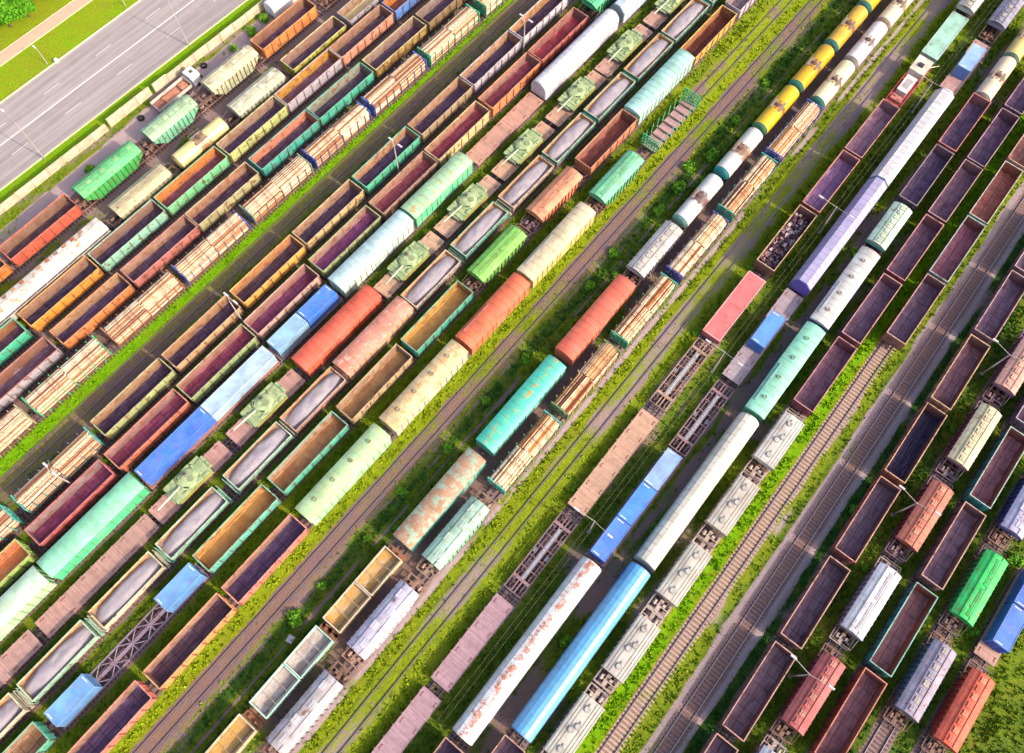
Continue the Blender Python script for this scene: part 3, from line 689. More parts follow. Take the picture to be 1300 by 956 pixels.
# ------------------------------------------------------------------ the trains: row -> (u at v=0, du/dv, row name, wagons lower left to upper right)
# wagon: kind, v of its middle, length, short colour word, phrase, colours
ROWS = {
 'A': (-98.42, 0.0060, 'in row nearest the road', [
  ('gon', -6.2, 12.7, 'orange', 'orange gondola cut by left edge', ('E07A30', '8A5A48', '44303E')),
  ('gon', 7.5, 12.7, 'red', 'bright salmon red gondola', ('E0523E', '9A7464', '4A323C')),
  ('hop', 21.2, 11.6, 'emerald', 'vivid emerald green hopper', ('1FB04C', '58C27A', 'none')),
  ('hop', 34.3, 9.6, 'jade', 'faded jade green hopper', ('6FC8A0', '9CC8A0', 'none')),
  ('hop', 47.7, 10.4, 'khaki', 'khaki hopper with green lower side', ('B8BE98', 'C6C2A0', 'sq')),
  ('gon', 60.4, 12.7, 'orange', 'rust orange gondola by white van', ('E8823E', 'A07058', '5A3A50')),
  ('hop', 75.6, 10.4, 'rusty', 'rusty hopper at the top edge', ('A08878', 'B8A890', 'sq'))]),
 'B': (-91.54, 0.0073, 'in second row from road', [
  ('pas', -0.8, 30.1, 'white', 'very long white wagon with rust spots', ()),
  ('hop', 22.0, 10.4, 'beige', 'short beige hopper', ('A8A480', 'BCB490', 'long')),
  ('tank', 34.5, 10.4, 'cream', 'cream tank car with rust streaks', ('E6CC86', 'D8B468', '8A6244', -0.2)),
  ('hop', 47.2, 10.4, 'grey', 'grey-green worn hopper', ('A8B09A', 'BCBCA4', 'sq')),
  ('gon', 60.7, 12.7, 'yellow-green', 'yellow-green gondola with patchy side', ('B4BC38', 'A88478', '43364E', 'D8C8B0', 0.45)),
  ('gon', 74.4, 12.7, 'grey', 'grey gondola full of pale sand', ('9C96A4', 'B89C80', 'D8BC90'))]),
 'C': (-87.28, 0.0090, 'in third row from road', [
  ('gon', -11.2, 12.7, 'turquoise', 'turquoise gondola at left edge', ('22BE94', 'A06A44', '5C3C50')),
  ('gon', 2.4, 12.7, 'orange', 'orange gondola with dark floor', ('F0902E', 'A8806C', '2C2644')),
  ('gon', 15.6, 12.7, 'mint', 'pale mint sided gondola', ('86CCB0', '947268', '372A4C')),
  ('gon', 28.8, 12.7, 'green', 'green gondola with orange inside wall', ('66C88A', 'F08A34', '7E4250')),
  ('gon', 42.0, 12.7, 'olive', 'light olive gondola', ('B8C476', 'B09480', '382E52')),
  ('gon', 55.0, 12.7, 'grey', 'grey gondola with amber inside wall', ('AEA6B4', 'E0A038', '70485C')),
  ('gon', 67.9, 12.7, 'pink-brown', 'pinkish brown gondola', ('D48A72', 'AA8470', '48384E')),
  ('gon', 81.1, 12.7, 'blue', 'blue gondola with orange inside wall', ('3E80DA', 'F0842E', '7A4436'))]),
 'D': (-81.44, 0.0133, 'in row left of log wagons', [
  ('gon', -10.2, 12.7, 'grey', 'grey and red painted gondola', ('A8A4B0', '946458', '74566C', 'C86A58', 0.3)),
  ('gon', 3.6, 12.7, 'orange', 'burnt orange gondola with debris', ('DE7E42', 'C09470', '42305A')),
  ('gon', 16.9, 12.7, 'pink', 'dusty pink gondola', ('C06A66', 'B48A78', '4C3A54')),
  ('gon', 29.9, 12.7, 'khaki', 'khaki gondola with brown inside', ('B0AC7C', 'BC8A6E', '44324A')),
  ('gon', 43.4, 12.7, 'teal', 'teal gondola with salmon inside wall', ('22AC9C', 'F09078', '463650')),
  ('gon', 56.4, 12.7, 'teal', 'teal gondola with grey inside wall', ('1FAC90', '94A494', '40344E')),
  ('gon', 69.7, 12.7, 'mustard', 'mustard brown gondola with patches', ('A8904A', 'AA948A', '453650', 'D8D0A0', 0.5)),
  ('gon', 83.0, 12.7, 'dark', 'dark brown gondola', ('7E6848', '988888', '3A2E4C'))]),
 'E': (-76.16, 0.0129, 'of long timber row', [
  ('log', -19.6, 12.9, 'beige', 'timber wagon with beige frames', ('B4A880',)),
  ('log', -5.6, 12.9, 'green', 'timber wagon with emerald frames', ('1CC07E',)),
  ('log', 8.7, 12.9, 'rusty', 'timber wagon with rusty frames', ('A8684A',)),
  ('log', 22.4, 12.9, 'blue', 'timber wagon with blue end frames', ('3A5EC0', '6A6A90')),
  ('log', 36.4, 12.9, 'grey', 'timber wagon with grey-green frames', ('6E9284', '7A7470')),
  ('log', 50.1, 12.9, 'navy', 'timber wagon with navy frames', ('2E54B8', '5A6490')),
  ('log', 63.9, 12.9, 'blue', 'timber wagon with bright blue frames', ('3462CC', '4A5AA0')),
  ('log', 77.7, 12.9, 'green', 'timber wagon with sea green frames', ('22B080',)),
  ('log', 92.2, 12.9, 'green', 'timber wagon with green frames', ('20AC7C',))]),
 'F': (-66.13, 0.0039, 'in row right of grass strip', [
  ('log', -29.9, 12.9, 'aqua', 'timber wagon with aqua frames', ('28B8A8',)),
  ('log', -15.5, 12.9, 'teal', 'timber wagon with teal posts', ('2AAEA0', '4A8A90')),
  ('gon', -1.7, 12.7, 'mossy', 'mossy green gondola', ('AAB878', 'B8906E', '3C2E50')),
  ('gon', 11.6, 12.7, 'tan', 'tan gondola with marked floor', ('C49C70', 'C09068', '3C2C4C')),
  ('gon', 25.1, 12.7, 'amber', 'amber gondola with orange inside', ('E8A848', 'D08A56', '4A3648')),
  ('gon', 38.3, 12.7, 'sandy', 'sandy brown gondola', ('CCAE7A', 'B8927A', '3C304C')),
  ('gon', 51.7, 12.7, 'teal', 'teal gondola under a lamp pole', ('2CB890', 'CC9A78', '3A3258')),
  ('gon', 64.9, 12.7, 'brown', 'grey-brown gondola', ('A89070', 'C09676', '3C2E50')),
  ('gon', 78.0, 12.7, 'lilac', 'lilac grey gondola', ('B8B4C4', 'CC9E7C', '3A2E52')),
  ('gon', 91.1, 12.7, 'white', 'whitish grey gondola', ('CCCCDC', 'D49C68', '3E2E4C'))]),
 'G': (-60.93, 0.0072, 'in maroon-floored gondola row', [
  ('gon', -31.6, 12.7, 'lime', 'lime green gondola with orange load', ('A2CC60', 'F8905E', 'E08A5C')),
  ('gon', -17.3, 12.7, 'crimson', 'crimson gondola with plum floor', ('C85458', 'A88C94', '8E3A5A')),
  ('gon', -3.6, 12.7, 'brick', 'brick red gondola', ('D06C52', 'B08084', '8E3A56')),
  ('gon', 9.7, 12.7, 'maroon', 'maroon gondola with pale green side', ('98B474', 'B87A76', '8C3E54')),
  ('gon', 22.9, 12.7, 'pink', 'pinkish beige gondola', ('D0A494', 'B8847E', '823C62')),
  ('gon', 36.5, 12.7, 'plum', 'plum floored gondola with green edge', ('98AC70', 'C0988A', '80447A')),
  ('gon', 49.9, 12.7, 'brown', 'brown gondola with orange-maroon floor', ('9C7A68', 'C0907C', '94484E')),
  ('gon', 63.0, 12.7, 'straw', 'straw coloured gondola', ('C4B478', 'C8907C', '943A46')),
  ('gon', 76.4, 12.7, 'orange', 'orange-sided gondola', ('E87E4C', 'BC8A80', '94404A')),
  ('gon', 89.5, 12.7, 'rose', 'rose red gondola', ('C05C54', 'AC7470', 'B03C40')),
  ('hop', 103.4, 10.4, 'green', 'bright green round-roofed hopper', ('2CB878', '4CC88E', 'none'))]),
 'H': (-56.25, 0.0048, 'in row left of army vehicles', [
  ('box', -33.8, 15.7, 'pale green', 'pale green boxcar at left edge', ('A4E0A0', 'BCE8C8', 0.1)),
  ('box', -17.4, 15.7, 'green', 'green boxcar with two-tone roof', ('3CD888', '84E0B4', 0.08, 'A8D8B0')),
  ('flat', 3.4, 25.2, 'long', 'long flat wagon under two containers', ('A8705C', 'B07A64')),
  ('flat', 22.6, 13.6, 'short', 'short flat wagon under two containers', ('8A6A68', '7A92B0')),
  ('box', 37.6, 15.7, 'ice blue', 'ice blue boxcar', ('C8E4D8', 'B8DEE4', 0.05)),
  ('box', 52.9, 13.7, 'mint', 'mint boxcar with rusty roof spots', ('54D898', 'A0D8A8', 0.3, 'B08A58')),
  ('flat', 69.7, 17.0, 'empty', 'empty brown flat wagon', ('BC8C7C', 'B88878')),
  ('long', 88.9, 20.5, 'white', 'long off-white round-roofed wagon', ('DCD8E0', 'round', 'C8C4CC')),
  ('long', 112.4, 23.4, 'pale blue', 'long pale blue covered wagon', ('C0D0E4', 'gable', 'A8B8C8'))]),
 'I': (-51.35, 0.0103, 'in row with army vehicles', [
  ('flat', -40.9, 17.5, 'empty', 'bare flat wagon cut by picture edge', ('B48A84', 'A07870')),
  ('flat', -21.6, 19.0, 'bare', 'long bare flat wagon with pockets', ('B48880', 'A07870')),
  ('flat', -5.0, 13.2, 'brown', 'flat wagon', ('BC8C84', 'B08088')),
  ('flat', 9.5, 13.2, 'brown', 'flat wagon', ('BC8C84', 'B08088')),
  ('box', 24.8, 15.7, 'red', 'bright red boxcar', ('E85E40', 'EC5C46', 0.03)),
  ('flat', 40.3, 13.2, 'brown', 'flat wagon', ('C8A084', 'A88888')),
  ('flat', 54.2, 13.2, 'brown', 'flat wagon', ('C89C84', 'A88888')),
  ('flat', 68.2, 13.2, 'brown', 'flat wagon', ('CC9C80', 'A88888')),
  ('flat', 82.3, 13.2, 'brown', 'flat wagon', ('C89880', 'B09090')),
  ('flat', 95.9, 13.2, 'brown', 'flat wagon', ('C09484', 'B09090')),
  ('flat', 109.9, 13.2, 'brown', 'flat wagon', ('C09484', 'B09090'))]),
 'J': (-46.29, 0.0074, 'in gravel row', [
  ('heap', -31.7, 10.2, 'green', 'pale green ballast wagon', ('A4DCB8', 'B8D8B8')),
  ('heap', -20.2, 10.2, 'cream', 'cream ballast wagon', ('E4D4B8', 'E8D8A8')),
  ('heap', -8.7, 10.2, 'mint', 'mint ballast wagon', ('92D4B0', 'B4D8C0')),
  ('heap', 3.6, 10.2, 'sage', 'sage green ballast wagon', ('90C4A8', 'B8CCB8')),
  ('heap', 14.6, 10.2, 'pink', 'pinkish ballast wagon', ('C09488', 'C8A090')),
  ('box', 27.3, 13.9, 'salmon', 'salmon boxcar with pale grey streaks', ('D8A07A', 'E08A76', 0.3, 'D8B0A0')),
  ('heap', 40.0, 10.2, 'grey', 'grey-rimmed ballast wagon', ('A8A098', 'D0B8A0')),
  ('heap', 51.4, 10.2, 'jade', 'jade ballast wagon', ('58A88C', '98C4A8')),
  ('heap', 62.9, 10.2, 'beige', 'beige ballast wagon', ('C8B89C', 'D0A898')),
  ('heap', 74.0, 10.2, 'teal', 'dark teal ballast wagon', ('4C9C8C', 'B8BCA0')),
  ('heap', 85.1, 10.2, 'teal', 'teal ballast wagon', ('50A48E', 'A8B8A0')),
  ('heap', 96.2, 10.2, 'teal', 'green-teal ballast wagon', ('48A088', 'C0A888')),
  ('heap', 107.1, 10.2, 'teal', 'sea green ballast wagon', ('4EA48A', 'B8B098')),
  ('heap', 118.3, 10.2, 'teal', 'ballast wagon at top edge', ('4EA48A', 'B8B098'))]),
 'K': (-41.18, 0.0061, 'in row right of gravel', [
  ('skel', -24.6, 24.6, 'skeleton', 'long cross-braced skeleton wagon', ('8A7894', 'x')),
  ('gon', -5.3, 12.7, 'turquoise', 'turquoise gondola with orange sand', ('5CCCB0', 'E8AC58', 'CC9050')),
  ('gon', 8.5, 12.7, 'turquoise', 'turquoise gondola with brown sand', ('46C0A0', 'D0B098', 'C08458')),
  ('gon', 22.1, 12.7, 'beige', 'beige gondola with brown sand', ('C8AC7C', 'C4A488', 'B88058')),
  ('gon', 35.8, 12.7, 'teal', 'teal gondola with amber sand', ('3CB898', 'ECB44C', 'CC9058')),
  ('hop', 49.7, 10.4, 'lime', 'lime green hopper', ('6CC04C', '7CCC5C', 'long')),
  ('hop', 63.9, 10.4, 'orange-pink', 'orange-pink hopper', ('EC8858', 'E09270', 'long', '8A6A7A')),
  ('gon', 77.6, 12.7, 'rusty', 'rusty red gondola', ('D47E56', 'B8766A', '8C4A3C')),
  ('box', 92.4, 15.7, 'aqua', 'aqua boxcar with ribbed roof', ('ACE0D0', '9CD8CC', 0.04)),
  ('gon', 107.0, 12.7, 'gold', 'golden brown gondola', ('DCA848', 'C88448', '7A3A28')),
  ('gon', 120.7, 12.7, 'grey', 'grey gondola', ('B4ACC0', 'B0A0A8', '9C8488'))]),
 'L': (-35.21, 0.0028, 'in row left of weedy track', [
  ('gon', -19.3, 12.7, 'orange', 'orange-edged gondola with dark floor', ('F09658', 'C49484', '604050')),
  ('gon', -5.7, 12.7, 'coral', 'coral gondola with grey-purple floor', ('F07C6C', 'BC9080', '64486C')),
  ('box', 9.5, 15.7, 'green', 'pale green boxcar with rust patches', ('A4E4AC', 'B0DCA0', 0.22, 'D0A860', 'v')),
  ('box', 26.3, 15.7, 'ochre', 'ochre boxcar with round vents', ('D8D4B8', 'E0C898', 0.4, 'CC9058', 'v')),
  ('box', 41.8, 13.7, 'orange-red', 'orange-red boxcar with pale walkway', ('F0744C', 'EC6A48', 0.08, 'C85038', 'w')),
  ('box', 57.2, 15.7, 'beige', 'beige boxcar with roof walkway', ('ECC878', 'D8C8A4', 0.08, '9A8468', 'w')),
  ('hop', 72.8, 10.4, 'green', 'light green hopper', ('5CC888', '72D8A0', 'long')),
  ('stake', 88.0, 12.6, 'stake', 'empty green stake wagon', ('2CC47C',))]),
 'N': (-22.49, -0.0011, 'in yellow tank car row', [
  ('dump', -13.6, 12.5, 'white', 'white dump wagon with mint frame', ('A8DCC8', 'E0D4C8', 'B4ECD4')),
  ('dump', -0.3, 12.5, 'sandy', 'cream dump wagon with sand', ('E4C884', 'D8B888', 'D8C8B0')),
  ('box', 15.4, 15.7, 'rusty', 'rust-roofed boxcar with teal sides', ('58C0B0', 'B08468', 0.5, '90B09C')),
  ('box', 33.2, 16.6, 'teal', 'teal boxcar with orange rust stripes', ('62D0C0', '4CC8AC', 0.33, 'D88828', 'r')),
  ('box', 50.9, 15.7, 'red', 'plain red boxcar', ('F07858', 'E46450', 0.0)),
  ('hop', 66.1, 10.4, 'grey', 'silver grey streaked hopper', ('B8B8C4', 'C0BCBC', 'none')),
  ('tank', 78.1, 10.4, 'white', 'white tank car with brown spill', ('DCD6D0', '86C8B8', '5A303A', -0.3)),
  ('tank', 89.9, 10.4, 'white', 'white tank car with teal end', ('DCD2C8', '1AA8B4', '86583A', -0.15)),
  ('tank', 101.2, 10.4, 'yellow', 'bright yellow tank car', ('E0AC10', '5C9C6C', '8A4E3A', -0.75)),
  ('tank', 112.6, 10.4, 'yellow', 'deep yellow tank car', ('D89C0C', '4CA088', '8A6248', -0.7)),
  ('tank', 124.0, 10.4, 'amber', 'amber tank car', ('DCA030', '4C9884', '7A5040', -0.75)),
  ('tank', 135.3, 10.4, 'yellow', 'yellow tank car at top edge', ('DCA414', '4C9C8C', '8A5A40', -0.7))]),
 'O': (-17.68, -0.0035, 'in log row at centre', [
  ('hop', -15.9, 10.4, 'grey', 'grey hopper at bottom edge', ('A8A8B4', 'B4B0B8', 'sq')),
  ('hop', -1.4, 10.4, 'silver', 'silver lilac hopper', ('D4D4E4', 'BCBCD8', 'sq', 'B08878')),
  ('hop', 13.2, 10.4, 'mint', 'pale mint hopper', ('84D8AC', 'A0CCB8', 'sq', 'A08878')),
  ('log', 28.1, 12.9, 'teal', 'timber wagon with teal end frame', ('3CB09C', '48B098')),
  ('log', 42.4, 12.9, 'mossy', 'timber wagon with mossy frames', ('5C8854', 'C8B470')),
  ('log', 56.9, 12.9, 'green', 'timber wagon with green frames', ('1CA478', '26B484')),
  ('log', 71.1, 12.9, 'indigo', 'timber wagon with indigo frames', ('34489C', '5A60C0')),
  ('log', 85.4, 12.9, 'teal', 'timber wagon with bright teal frames', ('1CA08C', '20B494')),
  ('log', 99.4, 12.9, 'blue', 'timber wagon with royal blue frames', ('2450B0', '3C6CD0')),
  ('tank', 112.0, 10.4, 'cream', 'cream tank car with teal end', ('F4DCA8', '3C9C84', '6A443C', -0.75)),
  ('tank', 123.1, 10.4, 'pinkish', 'pinkish white tank car', ('ECDCD8', 'C8B4A8', '8A7080', -0.9)),
  ('tank', 134.2, 10.4, 'cream', 'pale cream tank car', ('F0D0A8', 'C8B090', '8A6A50', -0.8)),
  ('tank', 145.3, 10.4, 'cream', 'cream tank car at top edge', ('F0D0A8', 'C8B090', '8A6A50', -0.8))]),
 'Q': (-6.89, -0.0110, 'in row with skeleton wagons', [
  ('flat', 4.0, 13.7, 'lilac', 'lilac-brown flat wagon', ('AC8890', '9A7078')),
  ('skel', 18.7, 13.0, 'skeleton', 'dark skeleton wagon with blue pipes', ('907078',)),
  ('flat', 35.6, 18.1, 'tan', 'long tan flat wagon', ('C49880', 'B88078')),
  ('skel', 52.8, 13.0, 'skeleton', 'tan skeleton wagon with pale pipes', ('B08C78',)),
  ('low', 66.6, 13.0, 'pink', 'salmon pink low wagon', ('C85C60', 'ECA0A0', 'D86C70')),
  ('gon', 81.1, 12.7, 'scrap', 'gondola with yellow rim holding scrap', ('7A5244', '704850', '54384A', 'F0CC98')),
  ('gon', 94.6, 12.7, 'violet', 'gondola with bright violet floor', ('9A4850', '9C6C94', '8858A8', 'F0A490')),
  ('gon', 107.9, 12.7, 'mauve', 'gondola with mauve floor', ('8C5458', 'A07494', 'A07090', 'F0A898')),
  ('mach', 122.1, 11.3, 'red-white', 'red and white track machine', ()),
  ('low', 134.6, 11.8, 'mint', 'pale mint low wagon', ('88C8B8', 'B8DCD0', '98D4BC')),
  ('hop', 146.2, 10.4, 'grey', 'light grey hopper at top edge', ('B4B0AC', 'C0BCB8', 'none'))]),
 'R': (-0.63, -0.0130, 'in row with blue containers', [
  ('long', 8.1, 27.3, 'white', 'long white wagon with rusty ridge', ('F6F0EE', 'round', 'D8D0CC', 0.62, 'B4582C')),
  ('flat', 32.1, 18.9, 'loaded', 'flat wagon under three containers', ('8A6A70', 'A08088')),
  ('skel', 49.1, 13.0, 'skeleton', 'brown skeleton wagon', ('A07C80',)),
  ('flat', 65.9, 18.4, 'lilac', 'lilac flat wagon with one container', ('A8949C', '9C7C84')),
  ('long', 87.5, 23.8, 'purple', 'long pale purple wagon', ('ACA4D0', 'gable', '5A50B8', 0.2, 'D8A898')),
  ('long', 111.1, 22.7, 'white', 'long clean white wagon', ('D8D4DC', 'gable', '0C9088', 0.35, 'B8A888')),
  ('flat', 132.0, 13.5, 'pink', 'pinkish flat wagon with one container', ('B88C88', 'A88080')),
  ('hop', 146.6, 10.4, 'slate', 'slate grey dotted hopper', ('84849C', '8C8CA4', 'sm'))]),
 'S': (4.99, -0.0150, 'in row with long blue wagon', [
  ('long', 12.4, 26.0, 'blue', 'long sky blue wagon', ('68B4F0', 'round', '3C88D8')),
  ('long', 39.5, 26.1, 'cream', 'long cream wagon', ('F6E8D0', 'round', 'C8D0C4')),
  ('box', 62.1, 17.2, 'mint', 'mint boxcar with side walkway', ('54B890', '8CE0C0', 0.06, '70B898', 'vw')),
  ('box', 79.4, 15.7, 'grey', 'light grey boxcar with walkway', ('3C58A0', 'CCCCCC', 0.04, 'A8A4A0', 'vw')),
  ('hop', 93.4, 8.8, 'mint', 'small pale mint hopper', ('58C8B4', 'C4E0C8', 'sm')),
  ('gon', 105.7, 12.7, 'grey-rimmed', 'dark gondola with grey rim', ('44405C', '544464', '2A2258', 'B8A0A8')),
  ('gon', 119.1, 12.7, 'red-rimmed', 'dark gondola with red rim', ('983848', '9C6470', '2E2458', 'F09090')),
  ('tank', 131.0, 10.4, 'cream', 'pinkish cream tank car', ('F0CCA8', '98887C', '7A4A44', -0.7)),
  ('tank', 142.0, 10.4, 'yellow', 'yellowish tank car', ('ECC470', '78987C', '8A5A44', -0.7))]),
 'T': (9.74, -0.0117, 'in row of lidded hoppers', [
  ('hop3', 16.4, 8.3, 'grey', 'pale grey hopper at bottom edge', ('C0B8A8', 'C8C2B8')),
  ('hop3', 28.5, 8.3, 'grey', 'pale grey hopper with dirty lids', ('C0B8A8', 'C6C2B6')),
  ('hop3', 40.4, 8.3, 'grey', 'warm grey hopper', ('BCB4A4', 'C6BEB2')),
  ('hop3', 52.3, 8.3, 'white', 'whitest lidded hopper', ('C8C4BC', 'D0CCC4')),
  ('gon', 65.4, 12.7, 'maroon', 'maroon gondola beside grass strip', ('84384A', '84506A', '784460', 'ECA8A8')),
  ('gon', 79.1, 12.7, 'rosy', 'gondola with speckled purple floor', ('8A4450', '7C5478', '68486C', 'F0B0A8')),
  ('gon', 92.7, 12.7, 'red-ended', 'red-ended gondola with purple floor', ('903C44', '7A5074', '643C5C', 'F0A8A0')),
  ('gon', 106.1, 12.7, 'mauve', 'gondola with smooth mauve floor', ('5A4058', '7E5870', '664260', 'ECB4B0')),
  ('gon', 119.4, 12.7, 'purple', 'gondola with deep purple floor', ('544060', '5C4470', '4C2E5C', 'D8B0B8')),
  ('gon', 133.0, 12.7, 'purple', 'purple gondola at top right', ('544060', '5C4470', '442E5C', 'D8B0B8'))]),
 'U': (15.06, -0.0120, 'in short row on sleepered track', [
  ('gon', 83.4, 12.7, 'brown', 'brown-ended gondola', ('94605C', '6A4A68', '50385C', 'ECB8A0')),
  ('gon', 96.8, 12.7, 'grey-blue', 'grey-blue gondola with crimson floor', ('6E98A0', '94505C', '984058', 'C8D0C8')),
  ('gon', 110.1, 12.7, 'teal', 'teal-ended gondola with fiery rust', ('60A8A0', 'B05838', 'B84C28', 'F0D0B8', 0.2)),
  ('gon', 123.6, 12.7, 'orange', 'orange rusty gondola', ('C08070', 'B87048', 'C06A44', 'F0C8B0'))]),
 'W': (25.79, -0.0195, 'in row right of bare track', [
  ('gon', 22.8, 12.7, 'brown', 'rusty gondola at bottom edge', ('7A4E50', '6A4858', '5A4054', 'ECB4A4')),
  ('gon', 36.8, 12.7, 'purple', 'dull purple gondola', ('8A6068', '5A4258', '44304A', 'F0B49C')),
  ('gon', 50.9, 12.7, 'dark', 'red-flanked gondola with dark floor', ('9C4C50', '5A4058', '40304C', 'F0B098')),
  ('gon', 64.8, 12.7, 'navy', 'gondola with navy black floor', ('A0584C', '443450', '241A3C', 'F4BC8C')),
  ('gon', 78.6, 12.7, 'rust-red', 'gondola with rust-red panelled floor', ('B08068', '6E4450', '844650', 'F8C490')),
  ('gon', 92.5, 12.7, 'lavender', 'gondola with lavender-brown floor', ('8A6C7C', '6C5074', '644A68', 'ECB8B0')),
  ('gon', 106.2, 12.7, 'purple', 'purple gondola at right edge', ('806478', '6C5074', '5A4264', 'ECB8B0'))]),
 'X': (31.01, -0.0061, 'in row with white hopper', [
  ('hop', 27.0, 10.4, 'maroon', 'maroon hopper at bottom edge', ('8A3A4C', 'B05458', 'sm')),
  ('hop', 41.6, 10.4, 'white', 'white and lilac hopper', ('A8A4D0', 'E4E2EC', 'long', 'B8A8A8')),
  ('hop', 56.4, 10.4, 'red', 'dull red hopper with orange hatches', ('8C3048', 'C86E5C', 'sm', '8A7080')),
  ('hop', 71.0, 10.4, 'beige', 'beige-roofed hopper with maroon side', ('8C4870', 'DCD0A8', 'sm', '8A7888')),
  ('hop', 85.5, 10.4, 'salmon', 'salmon-roofed purple hopper', ('8A5C8C', 'DCA090', 'sm', '8A6A7C'))]),
 'Y': (36.48, -0.0130, 'in row with teal gondolas', [
  ('gon', 27.5, 12.7, 'red', 'red gondola at bottom edge', ('B04038', '9A4A44', '7C3C40', 'F0987C')),
  ('gon', 41.3, 12.7, 'teal', 'teal gondola with brown panelled floor', ('0C8484', 'A04428', '8C5450', 'A8E8D4')),
  ('gon', 55.3, 12.7, 'brown', 'brown-rimmed gondola with purple panels', ('8A6870', '6E4C58', '745468', 'F0B8A0')),
  ('gon', 69.3, 12.7, 'teal', 'teal gondola with rusty floor', ('0E9490', '843C38', '8A4850', 'ECE4D0')),
  ('gon', 83.7, 12.7, 'grey', 'grey gondola at right edge', ('6E5C78', '6A5070', '604A68', 'D8C0C4'))]),
 'Z': (41.78, -0.0120, 'in row with vivid green hopper', [
  ('hop', 37.6, 10.4, 'blue-grey', 'blue-grey hopper with stained roof', ('58789C', '9C94AC', 'sm')),
  ('hop', 52.5, 10.4, 'vivid green', 'vivid green hopper with grilles', ('0CA850', '2CD868', 'long', '6A5C60')),
  ('hop', 67.1, 10.4, 'blue', 'blue-sided hopper with white roof', ('3040A0', 'B8B4D8', 'sq'))]),
 'AA': (47.37, -0.0120, 'at lower right corner', [
  ('hop', 37.6, 10.4, 'red', 'bright red hopper', ('D83C30', 'F06048', 'none')),
  ('flat', 52.2, 13.6, 'brown', 'brown flat wagon under containers', ('B48A80', 'A07870'))]),
}
EXTRA = {'J': 1, 'L': 1, 'N': 1, 'O': 1, 'Q': 0, 'R': 5, 'S': 5, 'T': 1, 'W': 1, 'X': 1, 'Y': 2, 'I': 1, 'H': 1, 'K': 1}
V956 = lambda u: (-40-(u+50)*0.5) if u < -42 else (-40.5+(u+40)*0.838)
ROWS['I'][3][0] = ROWS['I'][3][0]
for k, (a, b, nm, ws) in ROWS.items():
    if k not in EXTRA: continue
    lo = ws[0][1]-ws[0][2]/2; i = EXTRA[k]
    lim = V956(a)
    while lo > lim+1.0 and k not in ('H', 'I'):
        s = list(ws[min(i, len(ws)-1)])
        if k in ('R', 'S'): s = ['gon', 0, 12.7, 'brown', 'brown gondola below long wagon', ('8A5A50', '8A6A70', '54405A', 'D8A898')]
        if k == 'K': s = ['gon', 0, 12.7, 'teal', 'teal gondola in bottom corner', ('40B898', 'C0A080', 'B88860')]
        gap = 4.0 if s[0] in ('hop', 'hop3') else 1.3
        s[1] = lo-gap-s[2]/2; s[4] = 'low-lying '+s[4] if False else s[4]
        ws.insert(0, tuple(s)); lo = s[1]-s[2]/2

# ------------------------------------------------------------------ place the wagons
ORD = ['first', 'second', 'third', 'fourth', 'fifth', 'sixth', 'seventh', 'eighth', 'ninth', 'tenth', 'eleventh', 'twelfth', 'thirteenth', 'fourteenth', 'fifteenth']
GROUPS = {'gon': 'open gondola wagons standing in the yard', 'hop': 'hopper wagons standing in the yard', 'hop3': 'pale lidded hoppers in one train', 'tank': 'tank cars in the yard', 'log': 'timber wagons loaded with logs',
          'box': 'boxcars in the yard', 'long': 'long covered wagons', 'flat': 'flat wagons in the yard', 'skel': 'skeleton wagons', 'heap': 'ballast wagons heaped with gravel', 'dump': 'dump wagons', 'low': 'low covered wagons'}
used_labels = set()
WAG = []                                       # (row, index, kind, u, v, L, angle, word, label)
def uline(k, v): return ROWS[k][0]+ROWS[k][1]*v
for k, (a, b, nm, ws) in ROWS.items():
    ang = TH-math.atan(b)
    for i, (kind, v, L, word, phrase, c) in enumerate(ws):
        fn, name, cat = KIND[kind]
        t = empty(name, W(uline(k, v), v), ang)
        if kind == 'gon' and k in ('Q', 'S', 'T', 'U', 'W', 'Y'): c = (c[0], mixh(c[1], 'C89890', 0.3), mixh(c[2], 'BC9498', 0.48 if c[3:4] != ('F4BC8C',) else 0.08))+tuple(c[3:])
        if kind == 'gon' and k == 'G': c = (c[0], c[1], mixh(c[2], 'C85878', 0.25))+tuple(c[3:])
        elif kind == 'gon' and k in 'ABCDF': c = (c[0], c[1], mixh(c[2], '8C5C64', 0.28))+tuple(c[3:])
        fn(t, L, c)
        def short(j): return ws[j][3]+' '+{'gon': 'gondola', 'hop': 'hopper', 'hop3': 'hopper', 'tank': 'tank', 'heap': 'wagon'}.get(ws[j][0], 'wagon')
        nb = (('between %s and %s' % (short(i-1), short(i+1))) if 0 < i < len(ws)-1 else ('next to '+short(1) if i == 0 else 'next to '+short(i-1))) if len(ws) > 1 else ''
        cand = [phrase+' '+nm, phrase+' '+nm+', '+nb, phrase+', '+nb, '%s, %s from lower left %s' % (phrase, ORD[i], nm), '%s wagon, %s from lower left %s' % (word, ORD[i], nm)]
        lab = None
        for q in cand:
            n_ = len(q.replace(',', ' ').split())
            if 4 <= n_ <= 16 and q not in used_labels and sum(w[4] == phrase for w in ws) == 1: lab = q; break
        if not lab:
            for q in cand[3:]+['%s %s, %s from lower left %s' % (word, cat, ORD[i], nm)]:
                if q not in used_labels and len(q.replace(',', ' ').split()) <= 16: lab = q; break
        used_labels.add(lab); tag(t, lab, cat, GROUPS.get(kind))
        WAG.append(dict(cat=cat, rn=nm, row=k, i=i, kind=kind, u=uline(k, v), v=v, L=L, ang=ang, word=word, label=lab, n=len(ws)))
def pose(k, v): return W(uline(k, v), v), TH-math.atan(ROWS[k][1])

